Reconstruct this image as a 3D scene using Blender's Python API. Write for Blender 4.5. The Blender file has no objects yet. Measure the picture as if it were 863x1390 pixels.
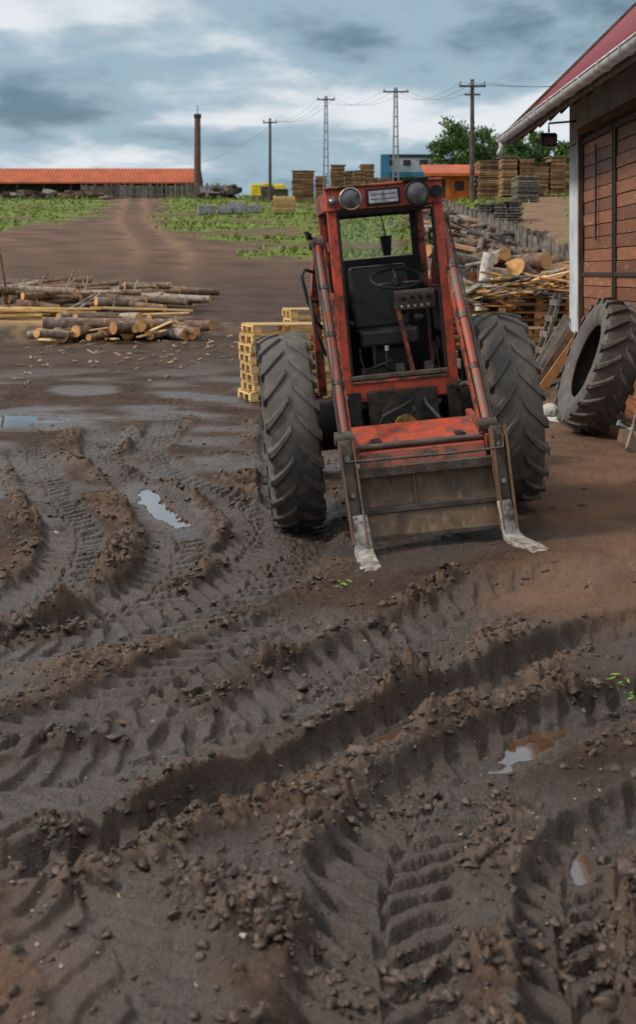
import bpy, math, random
import numpy as np
from mathutils import Vector, Matrix, Euler
random.seed(7)
rnd = random.random
def U(a,b): return a+(b-a)*rnd()
scene = bpy.context.scene
H = 1.9

# ------------------------------------------------------------------ materials
def new_mat(name):
    m = bpy.data.materials.new(name); m.use_nodes = True
    nt = m.node_tree
    return m, nt, nt.nodes, nt.links, nt.nodes['Principled BSDF']
def mixc(nt, a, b, f, mode='MIX'):
    n = nt.nodes.new('ShaderNodeMix'); n.data_type='RGBA'; n.blend_type=mode
    for sock, val in ((n.inputs[6],a),(n.inputs[7],b),(n.inputs[0],f)):
        if isinstance(val, bpy.types.NodeSocket): nt.links.new(val, sock)
        elif isinstance(val,(tuple,list)): sock.default_value=(val[0],val[1],val[2],1)
        else: sock.default_value=val
    return n.outputs[2]
def noise(nt, scale, detail=5, rough=0.6, dist=0.0, vec=None, stretch=None):
    tc = nt.nodes.new('ShaderNodeTexCoord'); v = tc.outputs['Object']
    if stretch:
        mp = nt.nodes.new('ShaderNodeMapping'); mp.inputs['Scale'].default_value=stretch
        nt.links.new(v, mp.inputs[0]); v = mp.outputs[0]
    n = nt.nodes.new('ShaderNodeTexNoise'); n.inputs['Scale'].default_value=scale
    n.inputs['Detail'].default_value=detail; n.inputs['Roughness'].default_value=rough
    n.inputs['Distortion'].default_value=dist
    nt.links.new(v, n.inputs['Vector']); return n.outputs['Fac']
def ramp(nt, f, lo, hi):
    n = nt.nodes.new('ShaderNodeMapRange'); n.inputs[1].default_value=lo; n.inputs[2].default_value=hi
    n.interpolation_type='SMOOTHSTEP'
    nt.links.new(f, n.inputs[0]); return n.outputs[0]
def mat(name, c1, c2, scale=8, rough=0.7, bump=0.3, island=0.0, metal=0.0, c3=None, s3=None, t3=(0.55,0.7),
        lo=0.35, hi=0.65, stretch=None, bscale=None, bdist=0.01, spec=0.3, rough2=None, mudz=None):
    m, nt, N, L, P = new_mat(name)
    f = ramp(nt, noise(nt, scale, 4, 0.62, 0.2, stretch=stretch), lo, hi)
    col = mixc(nt, c1, c2, f)
    rsock=None
    if c3:
        f3 = ramp(nt, noise(nt, s3 or scale*3, 5, 0.7, 0.1, stretch=stretch), t3[0], t3[1])
        col = mixc(nt, col, c3, f3)
        if rough2 is not None:
            mr = N.new('ShaderNodeMapRange'); mr.inputs[3].default_value=rough; mr.inputs[4].default_value=rough2
            L.new(f3, mr.inputs[0]); rsock=mr.outputs[0]
    if mudz:
        tc=N.new('ShaderNodeTexCoord'); sp=N.new('ShaderNodeSeparateXYZ'); L.new(tc.outputs['Object'],sp.inputs[0])
        a=N.new('ShaderNodeMath'); a.operation='MULTIPLY_ADD'; a.inputs[1].default_value=0.9; L.new(noise(nt,7,6,0.75),a.inputs[0]); L.new(sp.outputs[2],a.inputs[2])
        mz=N.new('ShaderNodeMapRange'); mz.inputs[1].default_value=mudz[1]; mz.inputs[2].default_value=mudz[0]; mz.inputs[3].default_value=0; mz.inputs[4].default_value=0.85
        L.new(a.outputs[0],mz.inputs[0]); col=mixc(nt,col,(0.085,0.058,0.043),mz.outputs[0])
    if island:
        g = N.new('ShaderNodeNewGeometry'); mr = N.new('ShaderNodeMapRange')
        mr.inputs[3].default_value=1-island; mr.inputs[4].default_value=1+island
        L.new(g.outputs['Random Per Island'], mr.inputs[0])
        hs = N.new('ShaderNodeHueSaturation'); L.new(mr.outputs[0], hs.inputs['Value']); L.new(col, hs.inputs['Color'])
        col = hs.outputs[0]
    L.new(col, P.inputs['Base Color'])
    if rsock: L.new(rsock, P.inputs['Roughness'])
    else: P.inputs['Roughness'].default_value=rough
    P.inputs['Metallic'].default_value=metal
    P.inputs['Specular IOR Level'].default_value=spec
    if bump:
        b = N.new('ShaderNodeBump'); b.inputs['Strength'].default_value=bump; b.inputs['Distance'].default_value=bdist
        L.new(noise(nt, bscale or scale*4, 3, 0.7, stretch=stretch), b.inputs['Height']); L.new(b.outputs[0], P.inputs['Normal'])
    return m

M = {}
M['red'] = mat('worn_red_paint',(0.56,0.078,0.034),(0.40,0.060,0.032),6,0.48,0.3,c3=(0.14,0.06,0.038),s3=12,t3=(0.48,0.64),rough2=0.85,bdist=0.004,spec=0.4,mudz=(0.75,1.4))
M['redrust'] = mat('rusted_red_paint',(0.36,0.07,0.038),(0.17,0.06,0.04),9,0.6,0.3,c3=(0.055,0.036,0.028),s3=9,t3=(0.46,0.60),rough2=0.85,bdist=0.004,mudz=(0.75,1.4))
M['arm'] = mat('dirty_arm_paint',(0.30,0.10,0.07),(0.18,0.125,0.10),10,0.5,0.3,c3=(0.42,0.07,0.035),s3=6,t3=(0.5,0.62),bdist=0.004)
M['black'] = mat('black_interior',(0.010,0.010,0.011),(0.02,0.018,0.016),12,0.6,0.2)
M['greasy'] = mat('greasy_black',(0.012,0.011,0.010),(0.045,0.033,0.024),14,0.5,0.5)
M['steel'] = mat('dark_worn_steel',(0.07,0.060,0.052),(0.14,0.11,0.09),9,0.5,0.4,c3=(0.11,0.05,0.025),s3=12,t3=(0.5,0.7),metal=0.3,rough2=0.85)
M['rustplate'] = mat('rusty_plate',(0.14,0.085,0.050),(0.070,0.045,0.030),7,0.5,0.4,c3=(0.24,0.155,0.09),s3=16,t3=(0.50,0.75),stretch=(1,1,0.35))
M['tine'] = mat('scraped_steel',(0.44,0.42,0.40),(0.28,0.25,0.22),12,0.5,0.3,c3=(0.12,0.085,0.06),s3=14,t3=(0.47,0.66),metal=0.2,rough2=0.8)
M['tyre'] = mat('muddy_tyre_rubber',(0.065,0.059,0.055),(0.11,0.096,0.084),5,0.72,0.5,c3=(0.19,0.15,0.115),s3=9,t3=(0.5,0.78),bdist=0.006,spec=0.4)
M['chrome'] = mat('lamp_rim',(0.35,0.33,0.3),(0.15,0.12,0.10),14,0.35,0.1,metal=0.8)
M['lens'] = mat('lamp_lens',(0.10,0.10,0.098),(0.055,0.053,0.048),20,0.12,0.1,spec=0.6)
M['plate'] = mat('white_plate',(0.5,0.52,0.54),(0.27,0.3,0.34),18,0.5,0.1)
M['yellowgrease'] = mat('yellow_hub',(0.4,0.22,0.04),(0.1,0.06,0.03),15,0.5,0.3)
M['palwood'] = mat('fresh_pallet_wood',(0.66,0.45,0.21),(0.52,0.33,0.13),6,0.75,0.25,island=0.3,stretch=(1,1,1))
M['orangewood'] = mat('orange_lumber',(0.46,0.235,0.085),(0.31,0.145,0.055),5,0.8,0.3,island=0.45)
M['oldwood'] = mat('grey_weathered_wood',(0.21,0.180,0.15),(0.10,0.085,0.072),5,0.85,0.4,island=0.45)
M['farbrown'] = mat('stacked_boards',(0.36,0.20,0.10),(0.19,0.11,0.06),1.2,0.85,0.2,island=0.5)
M['bark'] = mat('log_bark',(0.20,0.125,0.082),(0.09,0.058,0.042),7,0.9,0.7,island=0.35,c3=(0.34,0.23,0.15),s3=5,bdist=0.02)
M['barkgrey'] = mat('grey_log_bark',(0.31,0.26,0.21),(0.15,0.11,0.085),7,0.9,0.7,island=0.35,bdist=0.02)
M['cut'] = mat('log_cut_end',(0.60,0.33,0.13),(0.42,0.20,0.07),10,0.8,0.2,island=0.25)
M['birch'] = mat('birch_bark',(0.62,0.58,0.52),(0.35,0.3,0.26),12,0.8,0.3)
M['plaster'] = mat('dirty_plaster',(0.50,0.54,0.56),(0.38,0.40,0.41),2.2,0.9,0.3,c3=(0.26,0.22,0.18),s3=3.5,t3=(0.55,0.75))
M['doorwood'] = mat('brown_door_planks',(0.26,0.095,0.043),(0.12,0.047,0.027),3,0.5,0.35,island=0.35,stretch=(1,1,7),c3=(0.44,0.22,0.11),s3=3,t3=(0.50,0.72))
M['darkwood'] = mat('dark_eaves_wood',(0.16,0.09,0.055),(0.08,0.048,0.033),6,0.8,0.3,island=0.3)
M['iron'] = mat('dark_iron',(0.035,0.028,0.026),(0.07,0.045,0.035),12,0.55,0.2,metal=0.4)
M['roofred'] = mat('red_metal_roof',(0.22,0.016,0.024),(0.15,0.012,0.02),2.5,0.5,0.1,spec=0.3)
M['gutter'] = mat('zinc_gutter',(0.66,0.68,0.69),(0.45,0.44,0.42),5,0.5,0.15,metal=0.0,c3=(0.22,0.16,0.11),s3=6,t3=(0.56,0.72))
M['tiles'] = mat('orange_roof_tiles',(0.44,0.105,0.045),(0.31,0.082,0.04),0.6,0.8,0.3,c3=(0.24,0.08,0.05),s3=1.5)
M['shedwall'] = mat('dark_shed_wall',(0.05,0.04,0.037),(0.025,0.022,0.022),1.0,0.85,0.2)
M['brick'] = mat('brown_brick',(0.16,0.085,0.055),(0.09,0.055,0.042),3,0.9,0.3)
M['pole'] = mat('pole_wood',(0.10,0.085,0.075),(0.06,0.05,0.045),2,0.9,0.2)
M['concpole'] = mat('pole_concrete',(0.26,0.27,0.28),(0.18,0.18,0.18),2,0.9,0.2)
M['white'] = mat('white_panel',(0.40,0.45,0.5),(0.28,0.33,0.38),1,0.6,0.1)
M['blue'] = mat('blue_panel',(0.04,0.17,0.30),(0.03,0.12,0.2),1,0.5,0.1)
M['yellow'] = mat('yellow_sheet',(0.75,0.58,0.02),(0.55,0.4,0.02),1,0.6,0.1)
M['orange'] = mat('orange_timber_wall',(0.60,0.15,0.03),(0.44,0.10,0.02),1.4,0.75,0.2,island=0.2)
M['sack'] = mat('plastic_sack',(0.55,0.53,0.48),(0.3,0.27,0.23),9,0.5,0.7,bdist=0.02)
M['stone'] = mat('pebble',(0.30,0.25,0.21),(0.18,0.14,0.115),10,0.8,0.2,island=0.5)
M['chip'] = mat('wood_chip',(0.36,0.25,0.16),(0.22,0.15,0.10),10,0.8,0.1,island=0.4)
M['cable'] = mat('cable',(0.03,0.03,0.03),(0.04,0.04,0.04),10,0.6,0)
M['seat'] = mat('black_vinyl',(0.018,0.018,0.02),(0.03,0.028,0.027),10,0.4,0.2)
M['clod'] = mat('mud_clod',(0.092,0.060,0.043),(0.045,0.030,0.022),9,0.5,0.9,island=0.3,bscale=50,bdist=0.008,spec=0.4)

def leaf_mat(name, c1, c2):
    m, nt, N, L, P = new_mat(name)
    g = N.new('ShaderNodeNewGeometry')
    L.new(mixc(nt, c1, c2, g.outputs['Random Per Island']), P.inputs['Base Color'])
    P.inputs['Roughness'].default_value=0.6; P.inputs['Specular IOR Level'].default_value=0.2
    return m
M['leaf'] = leaf_mat('tree_leaves',(0.035,0.08,0.02),(0.10,0.165,0.04))
M['grassblade'] = leaf_mat('grass_blades',(0.09,0.155,0.02),(0.20,0.24,0.045))
M['weed'] = leaf_mat('weed_leaves',(0.10,0.25,0.03),(0.2,0.36,0.06))

def water_mat():
    m, nt, N, L, P = new_mat('muddy_water')
    P.inputs['Base Color'].default_value=(0.085,0.047,0.028,1); P.inputs['Roughness'].default_value=0.04
    P.inputs['Specular IOR Level'].default_value=0.7; P.inputs['Coat Weight'].default_value=0.6; P.inputs['Coat Roughness'].default_value=0.02
    b = N.new('ShaderNodeBump'); b.inputs['Strength'].default_value=0.05; b.inputs['Distance'].default_value=0.01
    L.new(noise(nt, 9, 2), b.inputs['Height']); L.new(b.outputs[0], P.inputs['Normal'])
    return m
M['water']=water_mat()
def glass_mat():
    m = bpy.data.materials.new('dusty_glass'); m.use_nodes=True; nt=m.node_tree; N=nt.nodes; L=nt.links
    N.remove(N['Principled BSDF']); out=N['Material Output']
    t=N.new('ShaderNodeBsdfTransparent'); t.inputs[0].default_value=(0.82,0.85,0.84,1)
    g=N.new('ShaderNodeBsdfGlossy'); g.inputs['Roughness'].default_value=0.05
    mx=N.new('ShaderNodeMixShader'); mx.inputs[0].default_value=0.06
    L.new(t.outputs[0],mx.inputs[1]); L.new(g.outputs[0],mx.inputs[2]); L.new(mx.outputs[0],out.inputs[0])
    return m
M['glass']=glass_mat()

# ------------------------------------------------------------------ mesh builder
class MB:
    def __init__(s): s.v=[]; s.f=[]; s.m=[]; s.sm=[]; s.mats=[]
    def mi(s,k):
        if k not in s.mats: s.mats.append(k)
        return s.mats.index(k)
    def add(s,vs,fs,mk,smooth=False):
        o=len(s.v); s.v.extend([tuple(p) for p in vs]); i=s.mi(mk)
        for f in fs: s.f.append(tuple(o+k for k in f)); s.m.append(i); s.sm.append(smooth)
    def box(s,c,d,mk,R=None,taper=1.0):
        c=Vector(c); hx,hy,hz=d[0]/2,d[1]/2,d[2]/2; vs=[]
        for z in (-1,1):
            t = taper if z>0 else 1
            for x,y in ((-1,-1),(1,-1),(1,1),(-1,1)):
                p=Vector((x*hx*t,y*hy*t,z*hz)); 
                if R is not None: p=R@p
                vs.append(c+p)
        s.add(vs,[(3,2,1,0),(4,5,6,7),(0,1,5,4),(1,2,6,5),(2,3,7,6),(3,0,4,7)],mk)
    def beam(s,p0,p1,w,h,mk,up=(0,0,1),w2=None,h2=None):
        p0=Vector(p0);p1=Vector(p1);d=(p1-p0).normalized();up=Vector(up)
        sx=d.cross(up)
        if sx.length<1e-4: sx=d.cross(Vector((0,1,0)))
        sx.normalize(); sz=sx.cross(d).normalized()
        w2=w if w2 is None else w2; h2=h if h2 is None else h2
        vs=[]
        for p,ww,hh in ((p0,w,h),(p1,w2,h2)):
            for a,b in ((-1,-1),(1,-1),(1,1),(-1,1)): vs.append(p+sx*a*ww/2+sz*b*hh/2)
        s.add(vs,[(0,1,2,3),(7,6,5,4),(0,4,5,1),(1,5,6,2),(2,6,7,3),(3,7,4,0)],mk)
    def cyl(s,p0,p1,r,mk,r2=None,n=12,endmk=None,smooth=True,wob=0.0,rings=1):
        p0=Vector(p0);p1=Vector(p1);d=(p1-p0).normalized()
        a=d.cross(Vector((0,0,1)))
        if a.length<1e-3: a=d.cross(Vector((0,1,0)))
        a.normalize(); b=d.cross(a); r2=r if r2 is None else r2
        vs=[]
        for k in range(rings+1):
            t=k/rings; c=p0.lerp(p1,t); rr=r+(r2-r)*t
            if wob and 0<k<rings: c=c+a*U(-wob,wob)*r+b*U(-wob,wob)*r
            for i in range(n):
                q=2*math.pi*i/n; w=1+(U(-wob,wob)*0.5 if wob else 0)
                vs.append(c+(a*math.cos(q)+b*math.sin(q))*rr*w)
        fs=[]
        for k in range(rings):
            for i in range(n):
                j=(i+1)%n; fs.append((k*n+i,k*n+j,(k+1)*n+j,(k+1)*n+i))
        s.add(vs,fs,mk,smooth)
        e=endmk or mk
        s.add(vs[:n],[tuple(range(n-1,-1,-1))],e); s.add(vs[-n:],[tuple(range(n))],e)
    def tube(s,pts,r,mk,n=8,closed=False):
        pts=[Vector(p) for p in pts]; K=len(pts); vs=[]; prev=None
        for k in range(K):
            if closed: d=(pts[(k+1)%K]-pts[k-1]).normalized()
            else: d=(pts[min(k+1,K-1)]-pts[max(k-1,0)]).normalized()
            a = prev - d*prev.dot(d) if prev is not None else d.cross(Vector((0.13,0.2,1)))
            if a.length<1e-4: a=d.cross(Vector((1,0,0)))
            a.normalize(); prev=a; b=d.cross(a)
            for i in range(n):
                q=2*math.pi*i/n; vs.append(pts[k]+(a*math.cos(q)+b*math.sin(q))*r)
        fs=[]
        for k in range(K if closed else K-1):
            k2=(k+1)%K
            for i in range(n):
                j=(i+1)%n; fs.append((k*n+i,k*n+j,k2*n+j,k2*n+i))
        if not closed: fs.append(tuple(range(n-1,-1,-1))); fs.append(tuple((K-1)*n+i for i in range(n)))
        s.add(vs,fs,mk,True)
    def obj(s,name,parent=None,bevel=0,loc=None,rot=None):
        me=bpy.data.meshes.new(name); me.from_pydata(s.v,[],s.f)
        for k in s.mats: me.materials.append(M[k])
        me.polygons.foreach_set('material_index',s.m); me.polygons.foreach_set('use_smooth',s.sm)
        me.update(); o=bpy.data.objects.new(name,me); scene.collection.objects.link(o)
        if parent: o.parent=parent
        if loc: o.location=loc
        if rot: o.rotation_euler=rot
        if bevel:
            b=o.modifiers.new('bevel','BEVEL'); b.width=bevel; b.segments=2; b.limit_method='ANGLE'; b.angle_limit=math.radians(50)
        return o
def empty(name,loc=(0,0,0),rot=(0,0,0)):
    e=bpy.data.objects.new(name,None); e.location=loc; e.rotation_euler=rot; e.empty_display_size=0.2
    scene.collection.objects.link(e); return e

# ------------------------------------------------------------------ terrain
def sstep(a,b,x):
    t=np.clip((x-a)/(b-a),0,1); return t*t*(3-2*t)
_ty=np.arange(0,760,0.25); _sl=0.077*sstep(12,35,_ty)*(1-sstep(172,208,_ty)); _tz=np.concatenate([[0],np.cumsum(_sl[:-1])*0.25])
def macro(X,Y):
    X=np.asarray(X,float);Y=np.asarray(Y,float)
    z=np.interp(Y,_ty,_tz)
    z=z+1.5*sstep(2,12,X)*sstep(25,70,Y)
    z=z+0.11*sstep(-0.2,1.6,X)*sstep(6.0,8.5,Y)*(1-sstep(20,26,Y))
    return z
def gz(x,y): return float(macro(x,y))
def pn(x,y,seed):
    r=np.random.RandomState(seed); perm=r.permutation(256); an=r.rand(256)*2*np.pi; gx=np.cos(an); gy=np.sin(an)
    xi=np.floor(x).astype(np.int64); yi=np.floor(y).astype(np.int64); xf=x-xi; yf=y-yi
    u=xf*xf*xf*(xf*(xf*6-15)+10); v=yf*yf*yf*(yf*(yf*6-15)+10)
    def g(ix,iy,dx,dy):
        k=perm[(perm[ix&255]+iy)&255]; return gx[k]*dx+gy[k]*dy
    a=g(xi,yi,xf,yf); b=g(xi+1,yi,xf-1,yf); c=g(xi,yi+1,xf,yf-1); d=g(xi+1,yi+1,xf-1,yf-1)
    return ((a*(1-u)+b*u)*(1-v)+(c*(1-u)+d*u)*v)*1.4
def catmull(P,step=0.2):
    P=[np.array(p,float) for p in P]; P=[2*P[0]-P[1]]+P+[2*P[-1]-P[-2]]; out=[]
    for i in range(1,len(P)-2):
        n=max(2,int(np.linalg.norm(P[i+1]-P[i])/step))
        for k in range(n):
            t=k/n; p0,p1,p2,p3=P[i-1:i+3]
            out.append(0.5*((2*p1)+(-p0+p2)*t+(2*p0-5*p1+4*p2-p3)*t*t+(-p0+3*p1-3*p2+p3)*t**3))
    out.append(P[-2]); return np.array(out)
# (points, half width, depth, ridge)
TR=[
 ([(-4.4,9.4),(-2.6,8.3),(-1.2,7.9),(0.2,8.3)],0.24,0.035,0.015),
 ([(-0.2,3.0),(-0.9,4.6),(-0.3,6.0),(0.5,6.9),(1.2,8.2)],0.23,0.035,0.015),
 ([(-3.3,14.9),(-2.2,11.1),(-1.65,9.1),(-1.75,7.5),(-2.6,6.6),(-4.2,6.2)],0.22,0.055,0.035),
 ([(-2.6,16.5),(-2.45,14.9),(-1.86,12.7),(-1.27,10.7),(-0.98,9.2),(-1.0,8.0),(-1.4,7.1),(-2.6,6.2)],0.22,0.075,0.040),
 ([(-1.9,17),(-1.7,13.5),(-0.75,11.2),(-0.45,9.6),(-0.75,8.2)],0.2,0.045,0.025),
 ([(-0.5,18),(-0.3,13),(-0.17,10.2),(-0.19,9.2),(-0.5,7.9),(-1.1,6.9),(-2.0,6.2),(-3.4,5.7)],0.27,0.055,0.03),
 ([(-3.2,4.9),(-1.6,5.25),(-0.95,5.7),(-0.45,6.6),(0.1,7.6)],0.24,0.045,0.02),
 ([(3.4,8.6),(2.3,8.3),(1.45,7.98),(0.8,7.4),(0.36,6.8),(0.02,6.15),(-0.2,5.7),(-0.6,5.25),(-1.2,4.85),(-2.4,4.5)],0.27,0.05,0.022),
 ([(3.6,8.0),(1.78,7.15),(1.0,6.5),(0.33,5.7),(-0.07,5.2),(-0.45,4.7),(-0.95,4.25),(-2.0,3.85)],0.15,0.10,0.045),
 ([(2.6,6.7),(1.39,5.85),(0.81,5.4),(0.42,4.95),(0.28,4.5),(0.20,4.0),(0.15,3.2),(0.1,2.0)],0.23,0.07,0.028),
 ([(2.2,5.3),(1.14,4.72),(0.84,4.35),(0.72,3.95),(0.66,3.5),(0.62,2.0)],0.13,0.06,0.025),
 ([(2.6,4.6),(1.5,4.2),(1.2,3.7),(1.15,2.6)],0.2,0.05,0.025),
]
# cx,cy,rx,ry,level,rot
PUD=[(-4.3,17.0,1.15,0.8,-0.02,0.0),(-1.30,11.1,0.15,0.95,-0.055,-0.28),(0.90,5.52,0.09,0.34,-0.06,0.6),(0.02,5.3,0.05,0.16,-0.09,0.7),(0.86,4.36,0.035,0.13,-0.06,0.2),(-1.3,6.75,0.06,0.22,-0.06,0.8),(0.38,5.77,0.05,0.24,-0.085,.7),(-1.95,10.0,.07,.35,-.06,-.4),(1.4,6.82,.05,.25,-.08,.9)]
def build_ground():
    ys=list(np.linspace(-40,1.3,22)); y=1.5
    while y<24: ys.append(y); y*=1.0034
    while y<740: ys.append(y); y*=1.025
    ys=np.array(ys); ny=len(ys)
    nd=640; u=np.linspace(-1,1,nd)
    ext=np.array([0.5*(1.33**k) for k in range(1,26)])
    W=0.29*np.clip(ys,1.5,None)+1.0
    X=np.empty((ny,nd+50)); 
    for j in range(ny):
        X[j]=np.concatenate([-(W[j]+ext)[::-1],u*W[j],W[j]+ext])
    Y=np.repeat(ys[:,None],X.shape[1],1)
    Z=macro(X,Y)
    near=1-sstep(19,27,Y)
    Z+= 0.035*pn(X*0.45,Y*0.45,1)*near + 0.02*pn(X*1.3,Y*1.3,2)*near
    Z+= (1-near)*(0.10*pn(X*0.12,Y*0.12,3)+0.05*pn(X*0.5,Y*0.5,4))
    n1=pn(X*0.6,Y*0.6,5); n2=pn(X*1.7,Y*1.7,6)
    hard=sstep(0.9,1.7,X-0.12*(Y-8)+0.5*n1+0.2*n2)*sstep(6.9,8.0,Y+0.4*n1+0.25*n2)*near
    hardL=sstep(0.0,0.9,-X-0.25+0.5*n1-(Y-3.6)*0.8+.3*n2)*(1-sstep(4.2,5.0,Y+0.5*n1))*near
    hard=np.maximum(hard,hardL)
    churn=(1-0.85*hard)*near
    wx=X+0.05*pn(X*7,Y*7,8); wy=Y+0.05*pn(X*7,Y*7,9)
    a=pn(wx*4.5,wy*4.5,10); b=pn(wx*10,wy*10,11); c=pn(wx*22,wy*22,12); d=pn(X*43,Y*43,13)
    big=sstep(0.05,0.55,pn(X*1.2,Y*1.2,14)+0.35*pn(X*3.1,Y*3.1,16))
    rough=0.30+0.85*big
    bl=lambda q: np.sqrt(q*q+0.004)
    clod=(0.018*a+0.042*(bl(b)-0.15)+0.032*(bl(c)-.14)+0.020*(bl(d)-.14))*rough
    Zb=Z.copy()
    Z=Z+clod*churn+hard*(0.004*c+0.003*d+0.006*b+.006*a)*near
    wet=np.zeros_like(Z)+0.85*sstep(-0.25,0.25,pn(X*0.8,Y*0.8,15)-0.2*big)*near*(1-0.9*hard)
    ph=(X*0.35+Y+0.12*n2)/0.16; Z+=0.015*near*(1-hard)*(1-big)*sstep(.3,.65,np.abs((ph%1)-.5)*2)*sstep(0.0,0.35,pn(X*0.9+4,Y*0.9,17))
    RG=np.zeros_like(Z)
    for ti,(P,w,D,R) in enumerate(TR):
        C=catmull(P,0.22); seg=np.diff(C,axis=0); L=np.linalg.norm(seg,axis=1); S=np.concatenate([[0],np.cumsum(L)])
        m=(Y<C[:,1].max()+0.7)&(Y>C[:,1].min()-0.7)&(X>C[:,0].min()-0.7)&(X<C[:,0].max()+0.7)
        ii=np.where(m.ravel())[0]; xs=X.ravel()[ii]; yy=Y.ravel()[ii]
        best=np.full(len(ii),9.0); t=np.zeros(len(ii)); s=np.zeros(len(ii))
        for k in range(len(seg)):
            sel=np.where((np.abs(xs-C[k,0])<0.75)&(np.abs(yy-C[k,1])<0.75))[0]
            if len(sel)==0: continue
            dx=xs[sel]-C[k,0]; dy=yy[sel]-C[k,1]; ux,uy=seg[k]/L[k]
            q=np.clip(dx*ux+dy*uy,0,L[k]); px=dx-q*ux; py=dy-q*uy; dd=np.hypot(px,py)
            lat=(ux*dy-uy*dx); bt=dd<best[sel]; s2=sel[bt]
            best[s2]=dd[bt]; t[s2]=lat[bt]; s[s2]=S[k]+q[bt]
        wob=0.045*pn(s*1.2,np.zeros_like(s)+ti,20+ti)+0.030*pn(xs*5,yy*5,25)+0.012*pn(xs*15,yy*15,26)
        at=np.abs(t+wob); near_e=np.minimum(sstep(0,0.5,s),sstep(0,0.5,S[-1]-s))
        fa=(0.5+0.5*sstep(-0.35,0.15,pn(s*0.9,s*0+7.7,40+ti)))
        inside=(1-sstep(w*0.82,w*1.15,at))*near_e*(best<0.7)
        ridge=np.exp(-((at-w*1.40)/(0.34*w+0.03))**2)*near_e*(best<0.7)
        # broken, uneven berms instead of a continuous furrow crest
        ridge*=0.12+1.05*sstep(-0.22,0.35,pn(xs*1.5,yy*1.5,30+ti)+0.35*pn(xs*4,yy*4,55))
        pitch=0.165
        ph=(s+at*0.9+np.where(t>0,pitch/2,0))/pitch+0.12*pn(xs*5,yy*5,61)
        lug=np.abs((ph%1)-0.5)*2
        tread=sstep(0.34,0.54,lug)*sstep(0.0,0.02,at)*fa
        zf=Zb.ravel()[ii]; zc=Z.ravel()[ii]; cl=clod.ravel()[ii]
        floor=zf-D*(0.75+0.3*fa)-0.008+0.046*tread+0.22*cl+0.003*d.ravel()[ii]+0.006*b.ravel()[ii]
        hk=1-0.75*hard.ravel()[ii]
        floor=zf+(floor-zf)*hk
        k_=inside*(0.35+0.65*hk)
        zn=zc*(1-k_)+floor*k_+(R+1.3*cl+0.010*b.ravel()[ii])*ridge*hk*(1-inside)
        zr=Z.ravel(); zr[ii]=zn; Z=zr.reshape(Z.shape)
        wr=wet.ravel(); wr[ii]=np.maximum(wr[ii]*(1-0.6*ridge),inside*hk*(1.0-0.4*tread)); wet=wr.reshape(Z.shape)
        rg=RG.ravel(); rg[ii]=np.maximum(rg[ii]*(1-inside),ridge*(1-inside)*hk); RG=rg.reshape(Z.shape)
    for (cx,cy,rx,ry,lv,ro) in PUD:
        cr,sr=math.cos(ro),math.sin(ro); dx=(X-cx)*cr-(Y-cy)*sr; dy=(X-cx)*sr+(Y-cy)*cr
        ang=np.hypot(dx/rx,dy/ry)+0.35*pn(X*3.5,Y*3.5,77)+.12*pn(X*12,Y*12,78)
        ins=1-sstep(0.75,1.0,ang); rim=(1-sstep(1.35,1.8,ang))*sstep(0.9,1.1,ang)
        base=lv+gz(cx,cy)
        Z=Z*(1-ins)+(base-0.03)*ins
        Z=np.where(rim>0,np.maximum(Z,Z*(1-rim)+(base+0.010)*rim),Z)
        if cx<-4:
            fl=(1-sstep(1.3,2.2,ang)); Z=Z*(1-fl*(1-ins))+np.minimum(Z,base+.02)*fl*(1-ins)
        wet=np.maximum(wet,1-sstep(0.9,1.9,ang))
    n3=pn(X*0.16,Y*0.16,50); n4=pn(X*0.5,Y*0.5,51); n5=pn(X*1.9,Y*1.9,52)
    nn=3.0*n3+1.6*n4+0.7*n5
    xr=np.interp(Y,[45,59,97,137,175],[-0.5,-3.2,-10.5,-15,-20]); xl=np.interp(Y,[45,80,97,137,175],[-34,-21,-18.5,-23,-28])
    gR=sstep(-0.6,0.8,(X-xr)+nn*1.1)*sstep(53,60,Y+4*n4+nn)
    gL=sstep(-0.6,0.8,(xl-X)+nn*1.5)*sstep(76,90,Y+3*nn)
    patch=0.15+0.85*sstep(-0.22,0.08,n3+0.5*n4+0.3*n5+0.12)
    grass=np.maximum(gR,gL)*patch
    rroad=np.exp(-((X-(0.17*Y+0.0))/(0.022*Y+0.3))**2)*sstep(45,55,Y)*(Y<110)
    grass=grass*(1-rroad)
    gside=sstep(0.0,0.8,X-4.9+1.0*n4)*sstep(36,42,Y)*(1-rroad)*sstep(-0.3,0.1,n4+n3+0.1)
    grass=np.maximum(grass,gside)
    grass=np.clip(grass,0,1)*(Y>30)
    cx_=np.interp(Y,[30,60,97,137,175],[-4,-7,-13.5,-19,-24])
    trk=np.exp(-((X-cx_-1.1+.4*n4)/0.45)**2)+np.exp(-((X-cx_+1.1+.4*n4)/0.45)**2)
    dry=np.clip(hard*0.85+ (1-near)*(0.36+0.5*n4+0.5*trk)*sstep(34,62,Y)+rroad*1.0,0,1)
    saw=np.clip(np.exp(-((X+7.2)/1.5)**2-((Y-33.8)/1.3)**2)*1.3+0.5*np.exp(-((X+5)/2.5)**2-((Y-31)/2.0)**2)*sstep(-0.1,0.3,n5)+0.8*np.exp(-((X-3.4)/1.4)**2-((Y-23.2)/1.0)**2),0,1)
    nx=X.shape[1]; nv=nx*ny
    co=np.stack([X.ravel(),Y.ravel(),Z.ravel()],1).astype(np.float32)
    me=bpy.data.meshes.new('ground'); me.vertices.add(nv); me.vertices.foreach_set('co',co.ravel())
    idx=np.arange(nv).reshape(ny,nx); q=np.stack([idx[:-1,:-1],idx[:-1,1:],idx[1:,1:],idx[1:,:-1]],-1).reshape(-1,4)
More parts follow.
